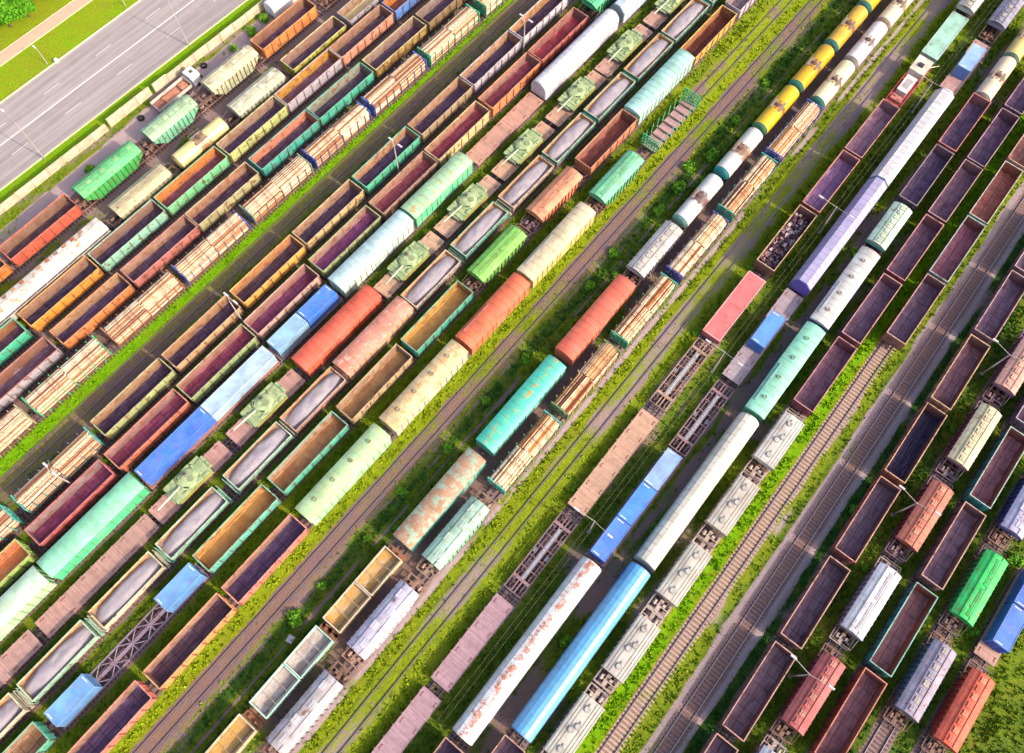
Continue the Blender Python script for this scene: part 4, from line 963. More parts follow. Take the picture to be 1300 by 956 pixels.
# ------------------------------------------------------------------ containers
def cont_body(L):
    m = MB(); W_ = 2.44; h = W_/2; n = int(L/0.28); z0, z1 = 0.12, 2.5
    pts = []
    for i in range(n):
        x = -L/2+0.1+(L-0.2)*i/n; d = (L-0.2)/n
        pts += [(x, 0.04), (x+d*0.3, 0.04), (x+d*0.5, 0.0), (x+d*0.8, 0.0)]
    pts.append((L/2-0.1, 0.04))
    for s in (-1, 1):
        for (xa, ya), (xb, yb) in zip(pts[:-1], pts[1:]): m.quad([(xa, s*(h-ya), z0), (xb, s*(h-yb), z0), (xb, s*(h-yb), z1), (xa, s*(h-ya), z1)][::(1 if s < 0 else -1)])
    m.box(-L/2+0.02, L/2-0.02, -h+0.08, h-0.08, z0, z1+0.02)
    return m
def cont_roof(L):
    m = MB().box(-L/2+0.1, L/2-0.1, -1.16, 1.16, 2.5, 2.56); n = int(L/0.55)
    for i in range(n): m.box(-L/2+0.3+(L-0.6)*i/n, -L/2+0.48+(L-0.6)*i/n, -1.05, 1.05, 2.56, 2.575)
    return m
def cont_frame(L):
    m = MB(); l = L/2
    for s in (-1, 1):
        for z in (0.0, 2.48): m.box(-l, l, min(s*1.22, s*1.12), max(s*1.22, s*1.12), z, z+0.12)
        for q in (-1, 1): m.box(min(q*l, q*(l-0.12)), max(q*l, q*(l-0.12)), min(s*1.225, s*1.1), max(s*1.225, s*1.1), 0.12, 2.62)
    for q in (-1, 1):
        for z in (0.0, 2.48): m.box(min(q*l, q*(l-0.1)), max(q*l, q*(l-0.1)), -1.1, 1.1, z, z+0.12)
    return m
def cont_door():
    m = MB().box(-0.04, 0.0, -1.08, 1.08, 0.12, 2.48)
    for y in (-0.8, -0.35, 0.35, 0.8): m.bar((-0.07, y, 0.15), (-0.07, y, 2.45), 0.03)
    for z in (0.6, 1.1, 1.6, 2.1): m.box(-0.06, -0.04, -1.0, 1.0, z, z+0.06)
    return m
CONT = [('H', -2.75, 12.19, '2E74EC', 'long bright blue container beside the green boxcar'), ('H', 9.55, 12.19, 'A8CCEC', 'long light blue container beside bright blue one'),
        ('H', 19.5, 6.06, '88BCE4', 'short pale blue container with worn roof'), ('H', 25.75, 6.06, '2C78EC', 'short vivid blue container near red boxcar'),
        ('K', -15.6, 6.06, '5A9CE8', 'blue container on upper end of cross-braced wagon'), ('K', -33.6, 6.06, '5C9CE4', 'blue container on lower end of cross-braced wagon'),
        ('R', 25.9, 6.06, '3C80EC', 'lowest of three blue containers on one wagon'), ('R', 32.1, 6.06, '3684F0', 'middle blue container of the three on one wagon'),
        ('R', 38.3, 6.06, '84ACE4', 'pale blue container, topmost of three on one wagon'), ('R', 65.9, 6.06, '4C94F0', 'blue container alone on lilac flat wagon'),
        ('R', 131.8, 6.06, '88B4F4', 'blue container with light roof above long white wagon'), ('AA', 50.4, 6.06, '4078E0', 'blue container, lower of two in right corner'), ('AA', 56.7, 6.06, '3C6CD8', 'blue container, upper of two in right corner')]
for k, v, L, c, lab in CONT:
    p_, an = pose(k, v)
    t = empty('shipping_container', (p_[0], p_[1], 1.42), an)
    body = part('body', 'cont_body%.0f' % L, lambda: cont_body(L), paint(c, 0.0, rough=0.4), t)
    part('roof', 'cont_roof%.0f' % L, lambda: cont_roof(L), paint(mixh(c, 'FFFFFF', 0.06), 0.04, 'A0A8A0', rough=0.4), body)
    part('corner_frame', 'cont_frame%.0f' % L, lambda: cont_frame(L), paint(mixh(c, 'FFFFFF', 0.12), 0.04), t)
    part('end_doors', 'cont_door', cont_door, paint(mixh(c, '1030A0', 0.3), 0.05), t, (-L/2-0.0, 0, 0))
    tag(t, lab, 'container', 'shipping containers on flat wagons')
    for s in (-1, 1): part('roof_mark', 'cont_mark', lambda: MB().box(-0.05, 0.05, -0.5, 0.5, 2.564, 2.59), plain('F0F4F8', name='white_marking'), body, (s*(L/2-0.25), 0.4, 0))

# ------------------------------------------------------------------ army tanks
def camo():
    s = NT('olive_drab', 0.8); co = s.coords(); b = rgb('9CAC7C')
    c = s.mix(s.ramp(s.noise(co, 1.1, 3), 0.42, 0.58), b, rgb('7C9468')); c = s.mix(s.ramp(s.noise(co, 5, 4, 0.7), 0.5, 0.7, 0, 0.7), c, rgb('B8BC94')); return s.out(c)
CAMO = camo(); CAMO2 = paint('C4B444', 0.25, '9A7030')
def hull_mb():
    m = MB(); m.prism([(1.1, 0.45), (1.1, 1.25), (-1.1, 1.25), (-1.1, 0.45)], -3.1, 3.1)
    m.v += [(-3.4, -1.1, 0.9), (-3.4, 1.1, 0.9), (-3.1, 1.1, 0.45), (-3.1, -1.1, 0.45), (-2.3, -1.1, 1.25), (-2.3, 1.1, 1.25)]
    b = len(m.v)-6; m.f += [(b, b+1, b+2, b+3), (b, b+4, b+5, b+1), (b, b+3, b+4), (b+1, b+5, b+2)]; m.m += [0]*4
    m.box(-2.3, 3.1, -1.62, 1.62, 1.25, 1.38)
    for s in (-1, 1):
        m.box(-3.2, -2.3, min(s*1.08, s*1.64), max(s*1.08, s*1.64), 1.2, 1.28)
        for i in range(4): m.box(-1.8+1.15*i, -0.9+1.15*i, min(s*1.15, s*1.55), max(s*1.15, s*1.55), 1.38, 1.58)
    return m
def deck_mb():
    m = MB().box(1.2, 3.0, -0.95, 0.95, 1.38, 1.52)
    for i in range(7): m.box(1.3+0.24*i, 1.42+0.24*i, -0.8, 0.8, 1.52, 1.57)
    m.cyl((3.2, -0.9, 1.3), (3.2, 0.9, 1.3), 0.2, 8); return m
def trackb_mb():
    m = MB()
    prof = [(-3.3, 0.75), (-2.9, 0.2), (2.8, 0.2), (3.25, 0.7), (3.1, 1.12), (-3.05, 1.15)]; b = 0
    m.v += [(x, -0.28, z) for x, z in prof]+[(x, 0.28, z) for x, z in prof]
    m.f += [tuple(range(6)), tuple(range(11, 5, -1))]+[(i, i+6, (i+1) % 6+6, (i+1) % 6) for i in range(6)]; m.m += [0]*8
    for i in range(6): m.cyl((-2.3+0.92*i, -0.32, 0.55), (-2.3+0.92*i, 0.32, 0.55), 0.36, 10, 1)
    return m
def turret_mb():
    m = MB(); n = 16
    for q, z, sx in ((1.45, 1.38, 1.15), (1.5, 1.6, 1.15), (1.25, 1.95, 1.1), (0.75, 2.15, 1.0)):
        for i in range(n):
            a = 2*math.pi*i/n; m.v.append((q*sx*math.cos(a)+0.1, q*math.sin(a), z))
    for k in range(3):
        for i in range(n):
            j = (i+1) % n; m.f.append((k*n+i, k*n+j, (k+1)*n+j, (k+1)*n+i)); m.m.append(0)
    m.f.append(tuple(3*n+i for i in range(n))); m.m.append(0)
    for i in range(5): m.box(-0.9-0.1*i, -0.6-0.1*i, -1.35+0.15*i, -1.05+0.15*i, 1.75, 2.0); m.box(-0.9-0.1*i, -0.6-0.1*i, 1.05-0.15*i, 1.35-0.15*i, 1.75, 2.0)
    for y in (-1.3, 1.3): m.box(0.2, 1.5, y-0.16, y+0.16, 1.5, 1.85)
    m.box(1.5, 1.9, -0.9, 0.9, 1.5, 1.85); return m
nth = 0
for w in [w for w in WAG if w['row'] == 'I' and w['kind'] == 'flat' and w['L'] == 13.2]:
    x, y, _ = W(w['u'], w['v']); r = random.Random(nth)
    t = empty('army_tank', (x, y, 1.41), w['ang']); nth += 1
    part('hull', 'hull', hull_mb, CAMO, t); part('engine_deck', 'edeck', deck_mb, CAMO, t)
    for s in (-1, 1): part('crawler_track', 'trackb', trackb_mb, [plain('4A4440', name='track_steel'), plain('6A7050', name='road_wheel')], t, (0, s*1.38, 0))
    for s in (-1, 1): part('side_skirt', 'skirt', lambda: MB().box(-2.9, 3.0, -0.02, 0.02, 0.65, 1.25), CAMO2, t, (0, s*1.7, 0))
    tr = part('turret', 'turret', turret_mb, CAMO, t, None, R(r.uniform(-4, 4)))
    part('gun_barrel', 'gunb', lambda: MB().cyl((-1.3, 0, 1.72), (-5.5, 0, 1.78), 0.13, 8).cyl((-3.3, 0, 1.74), (-3.9, 0, 1.75), 0.19, 8), paint('C8CCB0', 0.0), tr)
    for yy, rr in ((-0.5, 0.36), (0.5, 0.3)): part('turret_hatch', 'thatch%.2f' % rr, lambda: MB().cyl((0, 0, 0), (0, 0, 0.16), rr, 12).ring((0, 0), rr+0.1, 0.08, 0, 0.1, 12), paint('8C9C74', 0.1), tr, (0.3, yy, 2.08))
    part('machine_gun', 'mgun', lambda: MB().bar((0.3, 0.5, 2.4), (-0.9, 0.6, 2.5), 0.05).box(0.1, 0.5, 0.4, 0.65, 2.28, 2.46), STEEL, tr)
    part('fuel_drum', 'drum', lambda: MB().cyl((3.35, -1.0, 1.45), (3.35, -0.1, 1.45), 0.26, 10).cyl((3.35, 0.1, 1.45), (3.35, 1.0, 1.45), 0.26, 10), CAMO, t)
    tag(t, 'green army tank, %s from lower left on the row of flat wagons' % ORD[nth-1], 'army tank', 'army tanks on flat wagons')

# ------------------------------------------------------------------ gravel, sand and scrap loads
GRAVEL = granular('A89EA2', '948A98', 'lilac_gravel', 6.0, 0.5)
hc = 0
for w in [w for w in WAG if w['kind'] == 'heap']:
    x, y, _ = W(w['u'], w['v'])
    o = part('gravel_heap', 'heap_load%d' % hc, lambda: heap_load(hc), GRAVEL, None, (x, y, 0), w['ang']+(math.pi if hc % 3 == 1 else 0), smooth=True); hc += 1
    tag(o, 'grey gravel heap, %s from lower left, in a %s ballast wagon' % (ORD[hc-1], w['word']), 'gravel', 'gravel heaps in ballast wagons')
def sand_mb(seed):
    m = MB(); nx, ny = 42, 10; rnd = random.Random(seed); ox = rnd.random()*30
    for i in range(nx+1):
        for j in range(ny+1):
            x = -6.22+12.44*i/nx; y = -1.45+2.9*j/ny
            z = 1.75+0.28*max(0, math.sin((x+ox)*2.1))*math.exp(-(y-0.1)**2/0.9)+0.12*mnoise.noise((x+ox, y, 2))+0.05*mnoise.noise((x*4, y*4+ox, 7))
            m.v.append((x, y, z))
    for i in range(nx):
        for j in range(ny): k = i*(ny+1)+j; m.f.append((k, k+ny+1, k+ny+2, k+1)); m.m.append(0)
    return m
SANDS = {('K', 'turquoise gondola with orange sand'): 'CC8E50', ('K', 'turquoise gondola with brown sand'): 'BC8058', ('K', 'beige gondola with brown sand'): 'B88058', ('K', 'teal gondola with amber sand'): 'D09A58', ('B', 'grey gondola full of pale sand'): 'E0C898', ('G', 'lime green gondola with orange load'): 'E88C58'}
for (k, ph), c in SANDS.items():
    i = [j for j, q in enumerate(ROWS[k][3]) if q[4] == ph][0]; q = ROWS[k][3][i]; p_, an = pose(k, q[1])
    o = part('sand_load', 'sand%d' % (i % 3), lambda: sand_mb(i % 3), granular(c, mixh(c, 'F0C880', 0.5), 'loose_sand', 3.0, 0.4), None, p_, an, smooth=True)
    tag(o, 'layer of sand lying in the '+ph, 'sand', 'sand loads in gondolas')
def scrap_mb():
    m = MB(); r = random.Random(4)
    for _ in range(420):
        x, y = r.uniform(-6, 6), r.uniform(-1.35, 1.35); z = 1.5+r.random()*0.9; s = r.uniform(0.12, 0.38)
        a = Vector((r.uniform(-1, 1), r.uniform(-1, 1), r.uniform(-0.5, 0.5))).normalized()*s
        if r.random() < 0.5: m.cyl((x, y, z), (x+a.x, y+a.y, z+a.z), s*0.4, 6, r.randint(0, 2))
        else: m.quad([(x-s, y-s*.6, z), (x+s, y-s*.4, z+a.z), (x+s*.8, y+s*.7, z+.1), (x-s*.7, y+s, z+a.z*.5)], r.randint(0, 2))
    m.box(-6.2, 6.2, -1.4, 1.4, 1.45, 1.6, 0); return m
i = [j for j, q in enumerate(ROWS['Q'][3]) if q[3] == 'scrap'][0]; p_, an = pose('Q', ROWS['Q'][3][i][1])
o = part('scrap_pile', 'scrap', scrap_mb, [plain('5A3C50', name='scrap_dark'), plain('9A7068', name='scrap_rust'), plain('D0B8B8', name='scrap_pale')], None, p_, an); tag(o, 'jumbled scrap filling the yellow-rimmed gondola', 'scrap')
for w in [w for w in WAG if w['kind'] == 'dump']:
    for s in (-1, 1):
        x, y, _ = W(w['u'], w['v']+s*3.05)
        o = part('sand_load', 'dumpl', lambda: dump_load(5.9), granular('D8A45C', 'D0B48C', 'pale_sand', 7.0, 0.8) if w['word'] == 'sandy' else granular('B8A8A0', 'D8D4D0', 'grey_sand', 7.0, 0.8), None, (x, y, 0), w['ang'], smooth=True)
        tag(o, 'sand in %s body of the %s dump wagon, %s from bottom' % ('upper' if s > 0 else 'lower', w['word'], ORD[w['i']]), 'sand', 'sand loads in dump wagons')

# ------------------------------------------------------------------ logs: outer skin of each load as single logs for the nearest wagons, the rest as one stuff object
def logmat(pal, name):
    s = NT(name, 0.9, spec=0.1); tc = s.n('ShaderNodeTexCoord'); oi = s.n('ShaderNodeObjectInfo')
    mp = s.n('ShaderNodeMapping'); mp.inputs['Scale'].default_value = (2.2, 5, 5); s.l(tc.outputs['Object'], mp.inputs[0])
    at = s.n('ShaderNodeAttribute'); at.attribute_name = 'tone'
    f = s.noise(mp.outputs[0], 1.0, 5, 0.75)
    sel = s.math('FRACT', s.math('ADD', s.math('MULTIPLY', oi.outputs['Random'], 7.31), at.outputs['Fac']), 0)
    c = s.mix(s.ramp(sel, 0.25, 0.4), rgb(pal[0]), rgb(pal[1])); c = s.mix(s.ramp(sel, 0.6, 0.68), c, rgb(pal[2])); c = s.mix(s.ramp(sel, 0.86, 0.9), c, rgb(pal[3]))
    c = s.mix(s.ramp(f, 0.5, 0.62, 0, 0.8), c, rgb(pal[3]))
    return s.out(c)
LOGA = logmat(('D8BC98', 'E4D0B4', 'A87450', '7C5040'), 'birch_bark'); LOGB = logmat(('E0B080', 'F4E0C0', 'BC7848', '6C3C2C'), 'pine_bark')
LOGE = plain('F4DCB0', 0.9, 0.15, 8, name='cut_log_end')
def one_log(r0, r1, L=6.1):
    def f():
        m = MB(); m.cyl((-L/2, 0, 0), (L/2, 0, 0), r0, 8, 0, r1, True, 1); return m
    return f
logw = sorted([w for w in WAG if w['kind'] == 'log'], key=lambda w: (Vector(W(w['u'], w['v'], 3))-Vector((0, 0, H))).length)
vis = lambda w: -55 < w['u'] or w['v'] > -24+(-70-w['u'])*0
NS = 300; cnt = 0; stuff = {'A': MB(), 'B': MB()}; tones = {'A': [], 'B': []}
for wi, w in enumerate(logw):
    r = random.Random(wi*13+5); fam = 'B' if w['row'] == 'O' else 'A'
    ca, sa = math.cos(w['ang']), math.sin(w['ang']); bx, by, _ = W(w['u'], w['v'])
    ncol = 14; indiv = cnt+30 <= NS and w['v'] > -14
    for half in (-1, 1):
        for j in range(ncol):
            y0 = -1.26+2.52*j/(ncol-1)
            top = 3.35+0.75*(1-(y0/1.45)**2)*r.uniform(0.97, 1.03) if fam == 'B' else 3.45+0.7*(1-(y0/1.6)**2)*r.uniform(0.92, 1.08)
            nz = int((top-1.42)/0.2)
            for q in range(nz):
                outer = q == nz-1 or j == 0
                hid = 0 < j < ncol-1 and q < nz-2
                y = y0+r.uniform(-.025, .025); z = top-0.12-0.2*(nz-1-q)+r.uniform(-.05, .05)
                x = half*3.12+r.uniform(-.3, .3)*(0.4 if r.random() < 0.7 else 1); v_ = r.randint(0, 3); ry = r.uniform(-.01, .01)
                if indiv and (q == nz-1 or (j == 0 and q == nz-2)):
                    o = part('log', 'log%d' % v_, one_log((.11, .095, .12, .085)[v_], (.09, .085, .10, .075)[v_]), [LOGA if fam == 'A' else LOGB, LOGE], None, (bx+x*ca-y*sa, by+x*sa+y*ca, z), w['ang']+ry)
                    tag(o, 'pale peeled log on the %s-framed timber wagon, %s from lower left in its row' % (w['word'], ORD[w['i']]) if fam == 'A' else 'brown pine log on the %s-framed timber wagon, %s from bottom in centre row' % (w['word'], ORD[w['i']]), 'log', 'logs loaded on the %s timber wagon of %s' % (ORD[w['i']], ROWS[w['row']][2].replace('of ', '').replace('in ', '')))
                    cnt += 1
                else:
                    rr = (.11, .095, .12, .085)[v_]; m = stuff[fam]; n0 = len(m.f)
                    p0 = (x-3.05, y, z); p1 = (x+3.05, y+6.1*math.tan(ry)*.5, z)
                    T_ = lambda p: (bx+p[0]*ca-p[1]*sa, by+p[0]*sa+p[1]*ca, p[2])
                    m.cyl(T_(p0), T_(p1), rr, 6, 0, rr*.85, True, 1); tones[fam] += [r.random()]*(len(m.f)-n0)
print('single logs', cnt)
for fam in 'AB':
    me = stuff[fam].mesh('logs', fix=False); a_ = me.attributes.new('tone', 'FLOAT', 'FACE'); a_.data.foreach_set('value', tones[fam])
    o = bpy.data.objects.new('logs', me); col.objects.link(o); me.materials[0] = LOGA if fam == 'A' else LOGB; me.materials[1] = LOGE
    tag(o, 'remaining pale logs stacked on the left-hand timber wagons' if fam == 'A' else 'remaining brown logs stacked on the central timber wagons', 'logs', kind='stuff')

# ------------------------------------------------------------------ ground
EMPTY = {'T0': (-72.0, 0.0, 'buried'), 'M': (-30.6, 0.0, 'weedy'), 'P': (-12.3, -0.006, 'weedy'), 'V': (20.6, -0.014, 'clean')}
TR = {k: (v[0], v[1]) for k, v in ROWS.items()}; TR.update({k: (a, b) for k, (a, b, _) in EMPTY.items()})
RC = np.array([-86.579, 81.648]); RD = np.array([math.cos(R(51.563)), math.sin(R(51.563))]); RN = np.array([-RD[1], RD[0]])   # road axis, left normal
def RP(along, perp, z=0.0): q = RC+RD*along+RN*perp; return (q[0], q[1], z)
def sm(x, a, b): return np.clip((x-a)/(b-a), 0, 1)**2*(3-2*np.clip((x-a)/(b-a), 0, 1))
rng = np.random.RandomState(3)
def vnoise(x, y, s, seed=0):
    """smooth value noise"""
    r_ = np.random.RandomState(seed); T = r_.rand(256, 256); x = x/s+37.3; y = y/s+91.7
    xi = np.floor(x).astype(int); yi = np.floor(y).astype(int); fx = x-xi; fy = y-yi; fx = fx*fx*(3-2*fx); fy = fy*fy*(3-2*fy)
    g = lambda a, b: T[a % 256, b % 256]
    return (g(xi, yi)*(1-fx)+g(xi+1, yi)*fx)*(1-fy)+(g(xi, yi+1)*(1-fx)+g(xi+1, yi+1)*fx)*fy
def fbm(x, y, s, seed=0): return (vnoise(x, y, s, seed)+0.5*vnoise(x, y, s/2.1, seed+1)+0.25*vnoise(x, y, s/4.3, seed+2))/1.75
def fields(u, v):
    """grass cover 0..1, lime/dry 0..1, pale gravel 0..1"""
    n1 = fbm(u, v*0.35, 2.2, 1); n2 = fbm(u, v, 9.0, 5); n3 = fbm(u, v*0.25, 1.0, 9)
    dist = np.full(u.shape, 99.0)
    for k, (a, b) in TR.items(): dist = np.minimum(dist, np.abs(u-a-b*v))
    # general cover by zone
    z = np.interp(u, [-140, -104, -101, -79, -77, -68, -60, -45, -36, -28, -15, -6, 1, 8, 14, 22, 30, 60], [.5, .45, .3, .28, .45, .95, 1., 1., 1.1, 1.1, 1.05, .95, .65, .65, .7, .95, 1., 1.])
    g = z*sm(dist, 1.1, 2.0)+0.2
    lime = np.interp(u, [-140, -100, -80, -60, -45, -36, -30, -20, -10, 0, 10, 20, 60], [.7, .5, .45, .4, .45, .75, .65, .4, .65, .45, .55, .3, .4])+0.5*(n2-0.5)
    pale = np.interp(u, [-140, -100, -90, -80, -30, -15, 0, 10, 18, 24, 60], [.65, .45, .3, .2, .2, .35, .35, .4, .45, .3, .25])+0*u
    def band(c, w, G=None, Lm=None, P=None, amp=0.8, soft=0.5, c1=0.0):
        nonlocal g, lime, pale
        m = sm(w+amp*(n1-0.5)*2*0.6-np.abs(u-c-c1*v), -soft*0.2, soft*0.5)
        if G is not None: g = g*(1-m)+G*m
        if Lm is not None: lime = lime*(1-m)+Lm*m
        if P is not None: pale = pale*(1-m)+P*m
    band(-103.0, 2.2, 0.2, 0.8, 0.95, 1.6)                       # dirt by the fence
    band(-100.8, 0.9, 0.05, 0.4, 0.25)
    band(-73.8, 1.45, 1.7, 1.3, None, 0.35, c1=0.012)                      # lime strip beside the log wagons
    band(-71.4, 1.6, 0.52, 0.6, 0.1, 0.3)                       # empty dark track
    band(-69.3, 0.8, 0.6, 0.35, 0.2)
    band(-33.0, 1.2, 1.25, 0.9)
    m_ = sm(v, 95, 96)*sm(2.0-np.abs(u+35.2), 0, .5); g = g*(1-m_)+0.8*m_; lime = lime*(1-m_)+0.9*m_
    band(-30.6, 1.5, 0.5, 0.6, 0.15, 0.5)
    band(-28.5, 0.4, 0.55, 0.4, 0.25, 0.6)
    band(-27.4, 0.8, 0.9, 0.2)
    band(-25.9, 0.3, 0.2, 0.2, 0.3, 0.7)
    band(-24.7, 0.4, 0.9, 0.15)
    band(-20.1, 1.2, 0.3, 0.4, 0.2)
    band(-15.8, 0.4, 0.3, 0.6, 0.8, 0.9)
    band(-14.6, 0.5, 1.1, 0.85)
    band(-12.4, 1.6, 0.68, 0.75, 0.5, 0.3, c1=-0.006)
    band(-9.9, 0.9, 1.1, 0.7, None, 0.5, c1=-0.006)
    band(-4.3, 1.7, 0.95, 0.4, 0.2, 1.2)
    band(2.2, 1.2, 0.5, 0.4, 0.3, 1.4)
    band(12.8, 1.3, 1.6, 1.25, None, 0.35, c1=-0.0105)           # lime strip right of the hoppers
    band(15.0, 1.4, 0.15, 0.6, 0.35, 0.2, c1=-0.012)
    band(17.0, 0.9, 0.85, 0.6, 0.7, 1.7, c1=-0.013)
    band(18.7, 0.45, 0.1, 0.6, 0.8, 0.6, c1=-0.014)
    band(20.6, 1.2, 0.1, 0.3, 0.12, 0.2, c1=-0.014)
    band(22.5, 0.6, 0.15, 0.3, 0.95, 0.5, c1=-0.014)
    band(23.6, 0.7, 1.0, 0.05, None, 0.5, c1=-0.014)
    # grass in the gaps between rows on the right
    trk = np.where(np.abs(u+71.5) < 1.8, 0.15, np.where((np.abs(u+30.6) < 1.6) | (np.abs(u+12.4+0.006*v) < 1.7), 0.4, 1.0))
    g = g+(n1-0.5)*0.85*trk+(n3-0.5)*0.45*trk+(n2-0.55)*np.where((np.abs(u-12.8) < 1.6) | (np.abs(u+72.8) < 2.8), 0.1, 0.9)
    # road side
    x = v*DV[0]+u*DU[0]; y = v*DV[1]+u*DU[1]
    perp = (x-RC[0])*RN[0]+(y-RC[1])*RN[1]
    out = perp > -10.6
    g = np.where(out, 1.25, g); pale = np.where(out, .8, pale)
    lm = np.where(perp > 0, 1.1+0.35*(n2-0.5), 1.2)
    dry = np.where((perp > 15.9) & (perp < 21), -0.1, 0)
    lime = np.where(out, lm+dry, lime)
    return g, np.clip(lime, 0, 1.3), np.clip(pale, 0, 1)
def ground_material():
    s = NT('yard_ground', 0.95, spec=0.1); at = s.n('ShaderNodeAttribute'); at.attribute_name = 'cover'
    sp = s.n('ShaderNodeSeparateColor'); s.l(at.outputs['Color'], sp.inputs[0]); g, lm, pl = sp.outputs[0], sp.outputs[1], sp.outputs[2]
    co = s.coords(rnd=False)
    fine = s.noise(co, 3.2, 6, 0.8); mid = s.noise(co, 0.8, 5, 0.7); vfine = s.noise(co, 9.0, 3, 0.8)
    st = s.mix(s.ramp(vfine, 0.35, 0.65), rgb('402C32'), rgb('927668')); st = s.mix(s.ramp(mid, 0.42, 0.62, 0, 0.7), st, rgb('86603F')); st = s.mix(s.ramp(s.noise(co, 0.25, 4, 0.6), 0.5, 0.65, 0, 0.5), st, rgb('6C4C60'))
    stp = s.mix(s.ramp(vfine, 0.35, 0.65), rgb('9C8688'), rgb('D4BEC4')); stp = s.mix(s.ramp(mid, 0.4, 0.7, 0, 0.6), stp, rgb('B4948C'))
    st = s.mix(s.ramp(pl, 0.0, 1.0), st, stp)
    gd = s.mix(s.ramp(fine, 0.3, 0.7), rgb('1C3E1A'), rgb('446828')); gl = s.mix(s.ramp(fine, 0.3, 0.7), rgb('5E7C14'), rgb('A4AC1C'))
    gy = s.mix(s.ramp(fine, 0.3, 0.7), rgb('4C9006'), rgb('88BC0C'))
    gr = s.mix(s.ramp(s.math('ADD', lm, s.math('MULTIPLY', s.math('SUBTRACT', mid, 0.5), 0.7)), 0.15, 0.85), gd, gl)
    gr = s.mix(s.ramp(s.math('ADD', lm, s.math('MULTIPLY', s.math('SUBTRACT', mid, 0.5), 0.9)), 1.0, 1.3, 0, 1.0), gr, gy); gr = s.mix(s.ramp(s.noise(co, 0.35, 5, 0.7), 0.5, 0.64, 0, 0.35), gr, rgb('8A7C2C')); gr = s.mix(s.ramp(vfine, 0.55, 0.75, 0, 0.45), gr, rgb('3C5010'))
    f = s.math('ADD', g, s.math('MULTIPLY', s.math('SUBTRACT', fine, 0.5), 0.9))
    c = s.mix(s.ramp(f, 0.48, 0.66), st, gr)
    s.bump(s.math('ADD', fine, s.math('MULTIPLY', vfine, 0.5)), 0.7, 0.25); return s.out(c)
du = 0.4
uu = np.arange(-150, 68, du); vv = np.arange(-52, 165, du); Ug, Vg = np.meshgrid(uu, vv, indexing='ij')
Zg = 0.06*(fbm(Ug, Vg, 3, 21)-0.5)
g_, l_, p_c = fields(Ug, Vg)
dist = np.full(Ug.shape, 99.0)
for k, (a, b) in TR.items(): dist = np.minimum(dist, np.abs(Ug-a-b*Vg))
xg = Vg*DV[0]+Ug*DU[0]; yg = Vg*DV[1]+Ug*DU[1]
perp = (xg-RC[0])*RN[0]+(yg-RC[1])*RN[1]
Zg = np.where(perp > -11.5, -0.02, Zg+0.14*(1-sm(dist, 1.4, 2.4))-0.02*(dist < 1.5))
co_ = np.stack([xg, yg, Zg], -1).reshape(-1, 3); nu, nv = Ug.shape
idx = np.arange(nu*nv).reshape(nu, nv); fc = np.stack([idx[:-1, :-1], idx[:-1, 1:], idx[1:, 1:], idx[1:, :-1]], -1).reshape(-1, 4)[:, ::-1]
def fastmesh(name, co, faces, k=4):
    me = bpy.data.meshes.new(name); me.vertices.add(len(co)); me.vertices.foreach_set('co', co.astype(np.float32).ravel())
    me.loops.add(faces.size); me.loops.foreach_set('vertex_index', faces.astype(np.int32).ravel())
    me.polygons.add(len(faces)); me.polygons.foreach_set('loop_start', np.arange(0, faces.size, k, dtype=np.int32)); me.polygons.foreach_set('loop_total', np.full(len(faces), k, np.int32))
    me.update(); me.validate(); return me
me = fastmesh('ground', co_, fc); me.polygons.foreach_set('use_smooth', np.ones(len(fc), bool))
ca_ = me.color_attributes.new('cover', 'FLOAT_COLOR', 'POINT')
ca_.data.foreach_set('color', np.stack([np.clip(g_, 0, 1.5), l_, p_c, np.ones_like(g_)], -1).reshape(-1, 4).astype(np.float32).ravel())
if me.polygons[0].normal.z < 0: me.flip_normals()
GM = ground_material(); me.materials.append(GM)
gd = bpy.data.objects.new('ground', me); col.objects.link(gd); tag(gd, kind='structure')
# far ground around the yard, just lower
m = MB(); m.quad([(-1500, -1500, -0.35), (1500, -1500, -0.35), (1500, 1500, -0.35), (-1500, 1500, -0.35)])
o = part('terrain', 'terrain', lambda: m, plain('5A6A34', 0.95, 0.3, 0.2, name='far_grass', rnd=False)); tag(o, kind='structure')

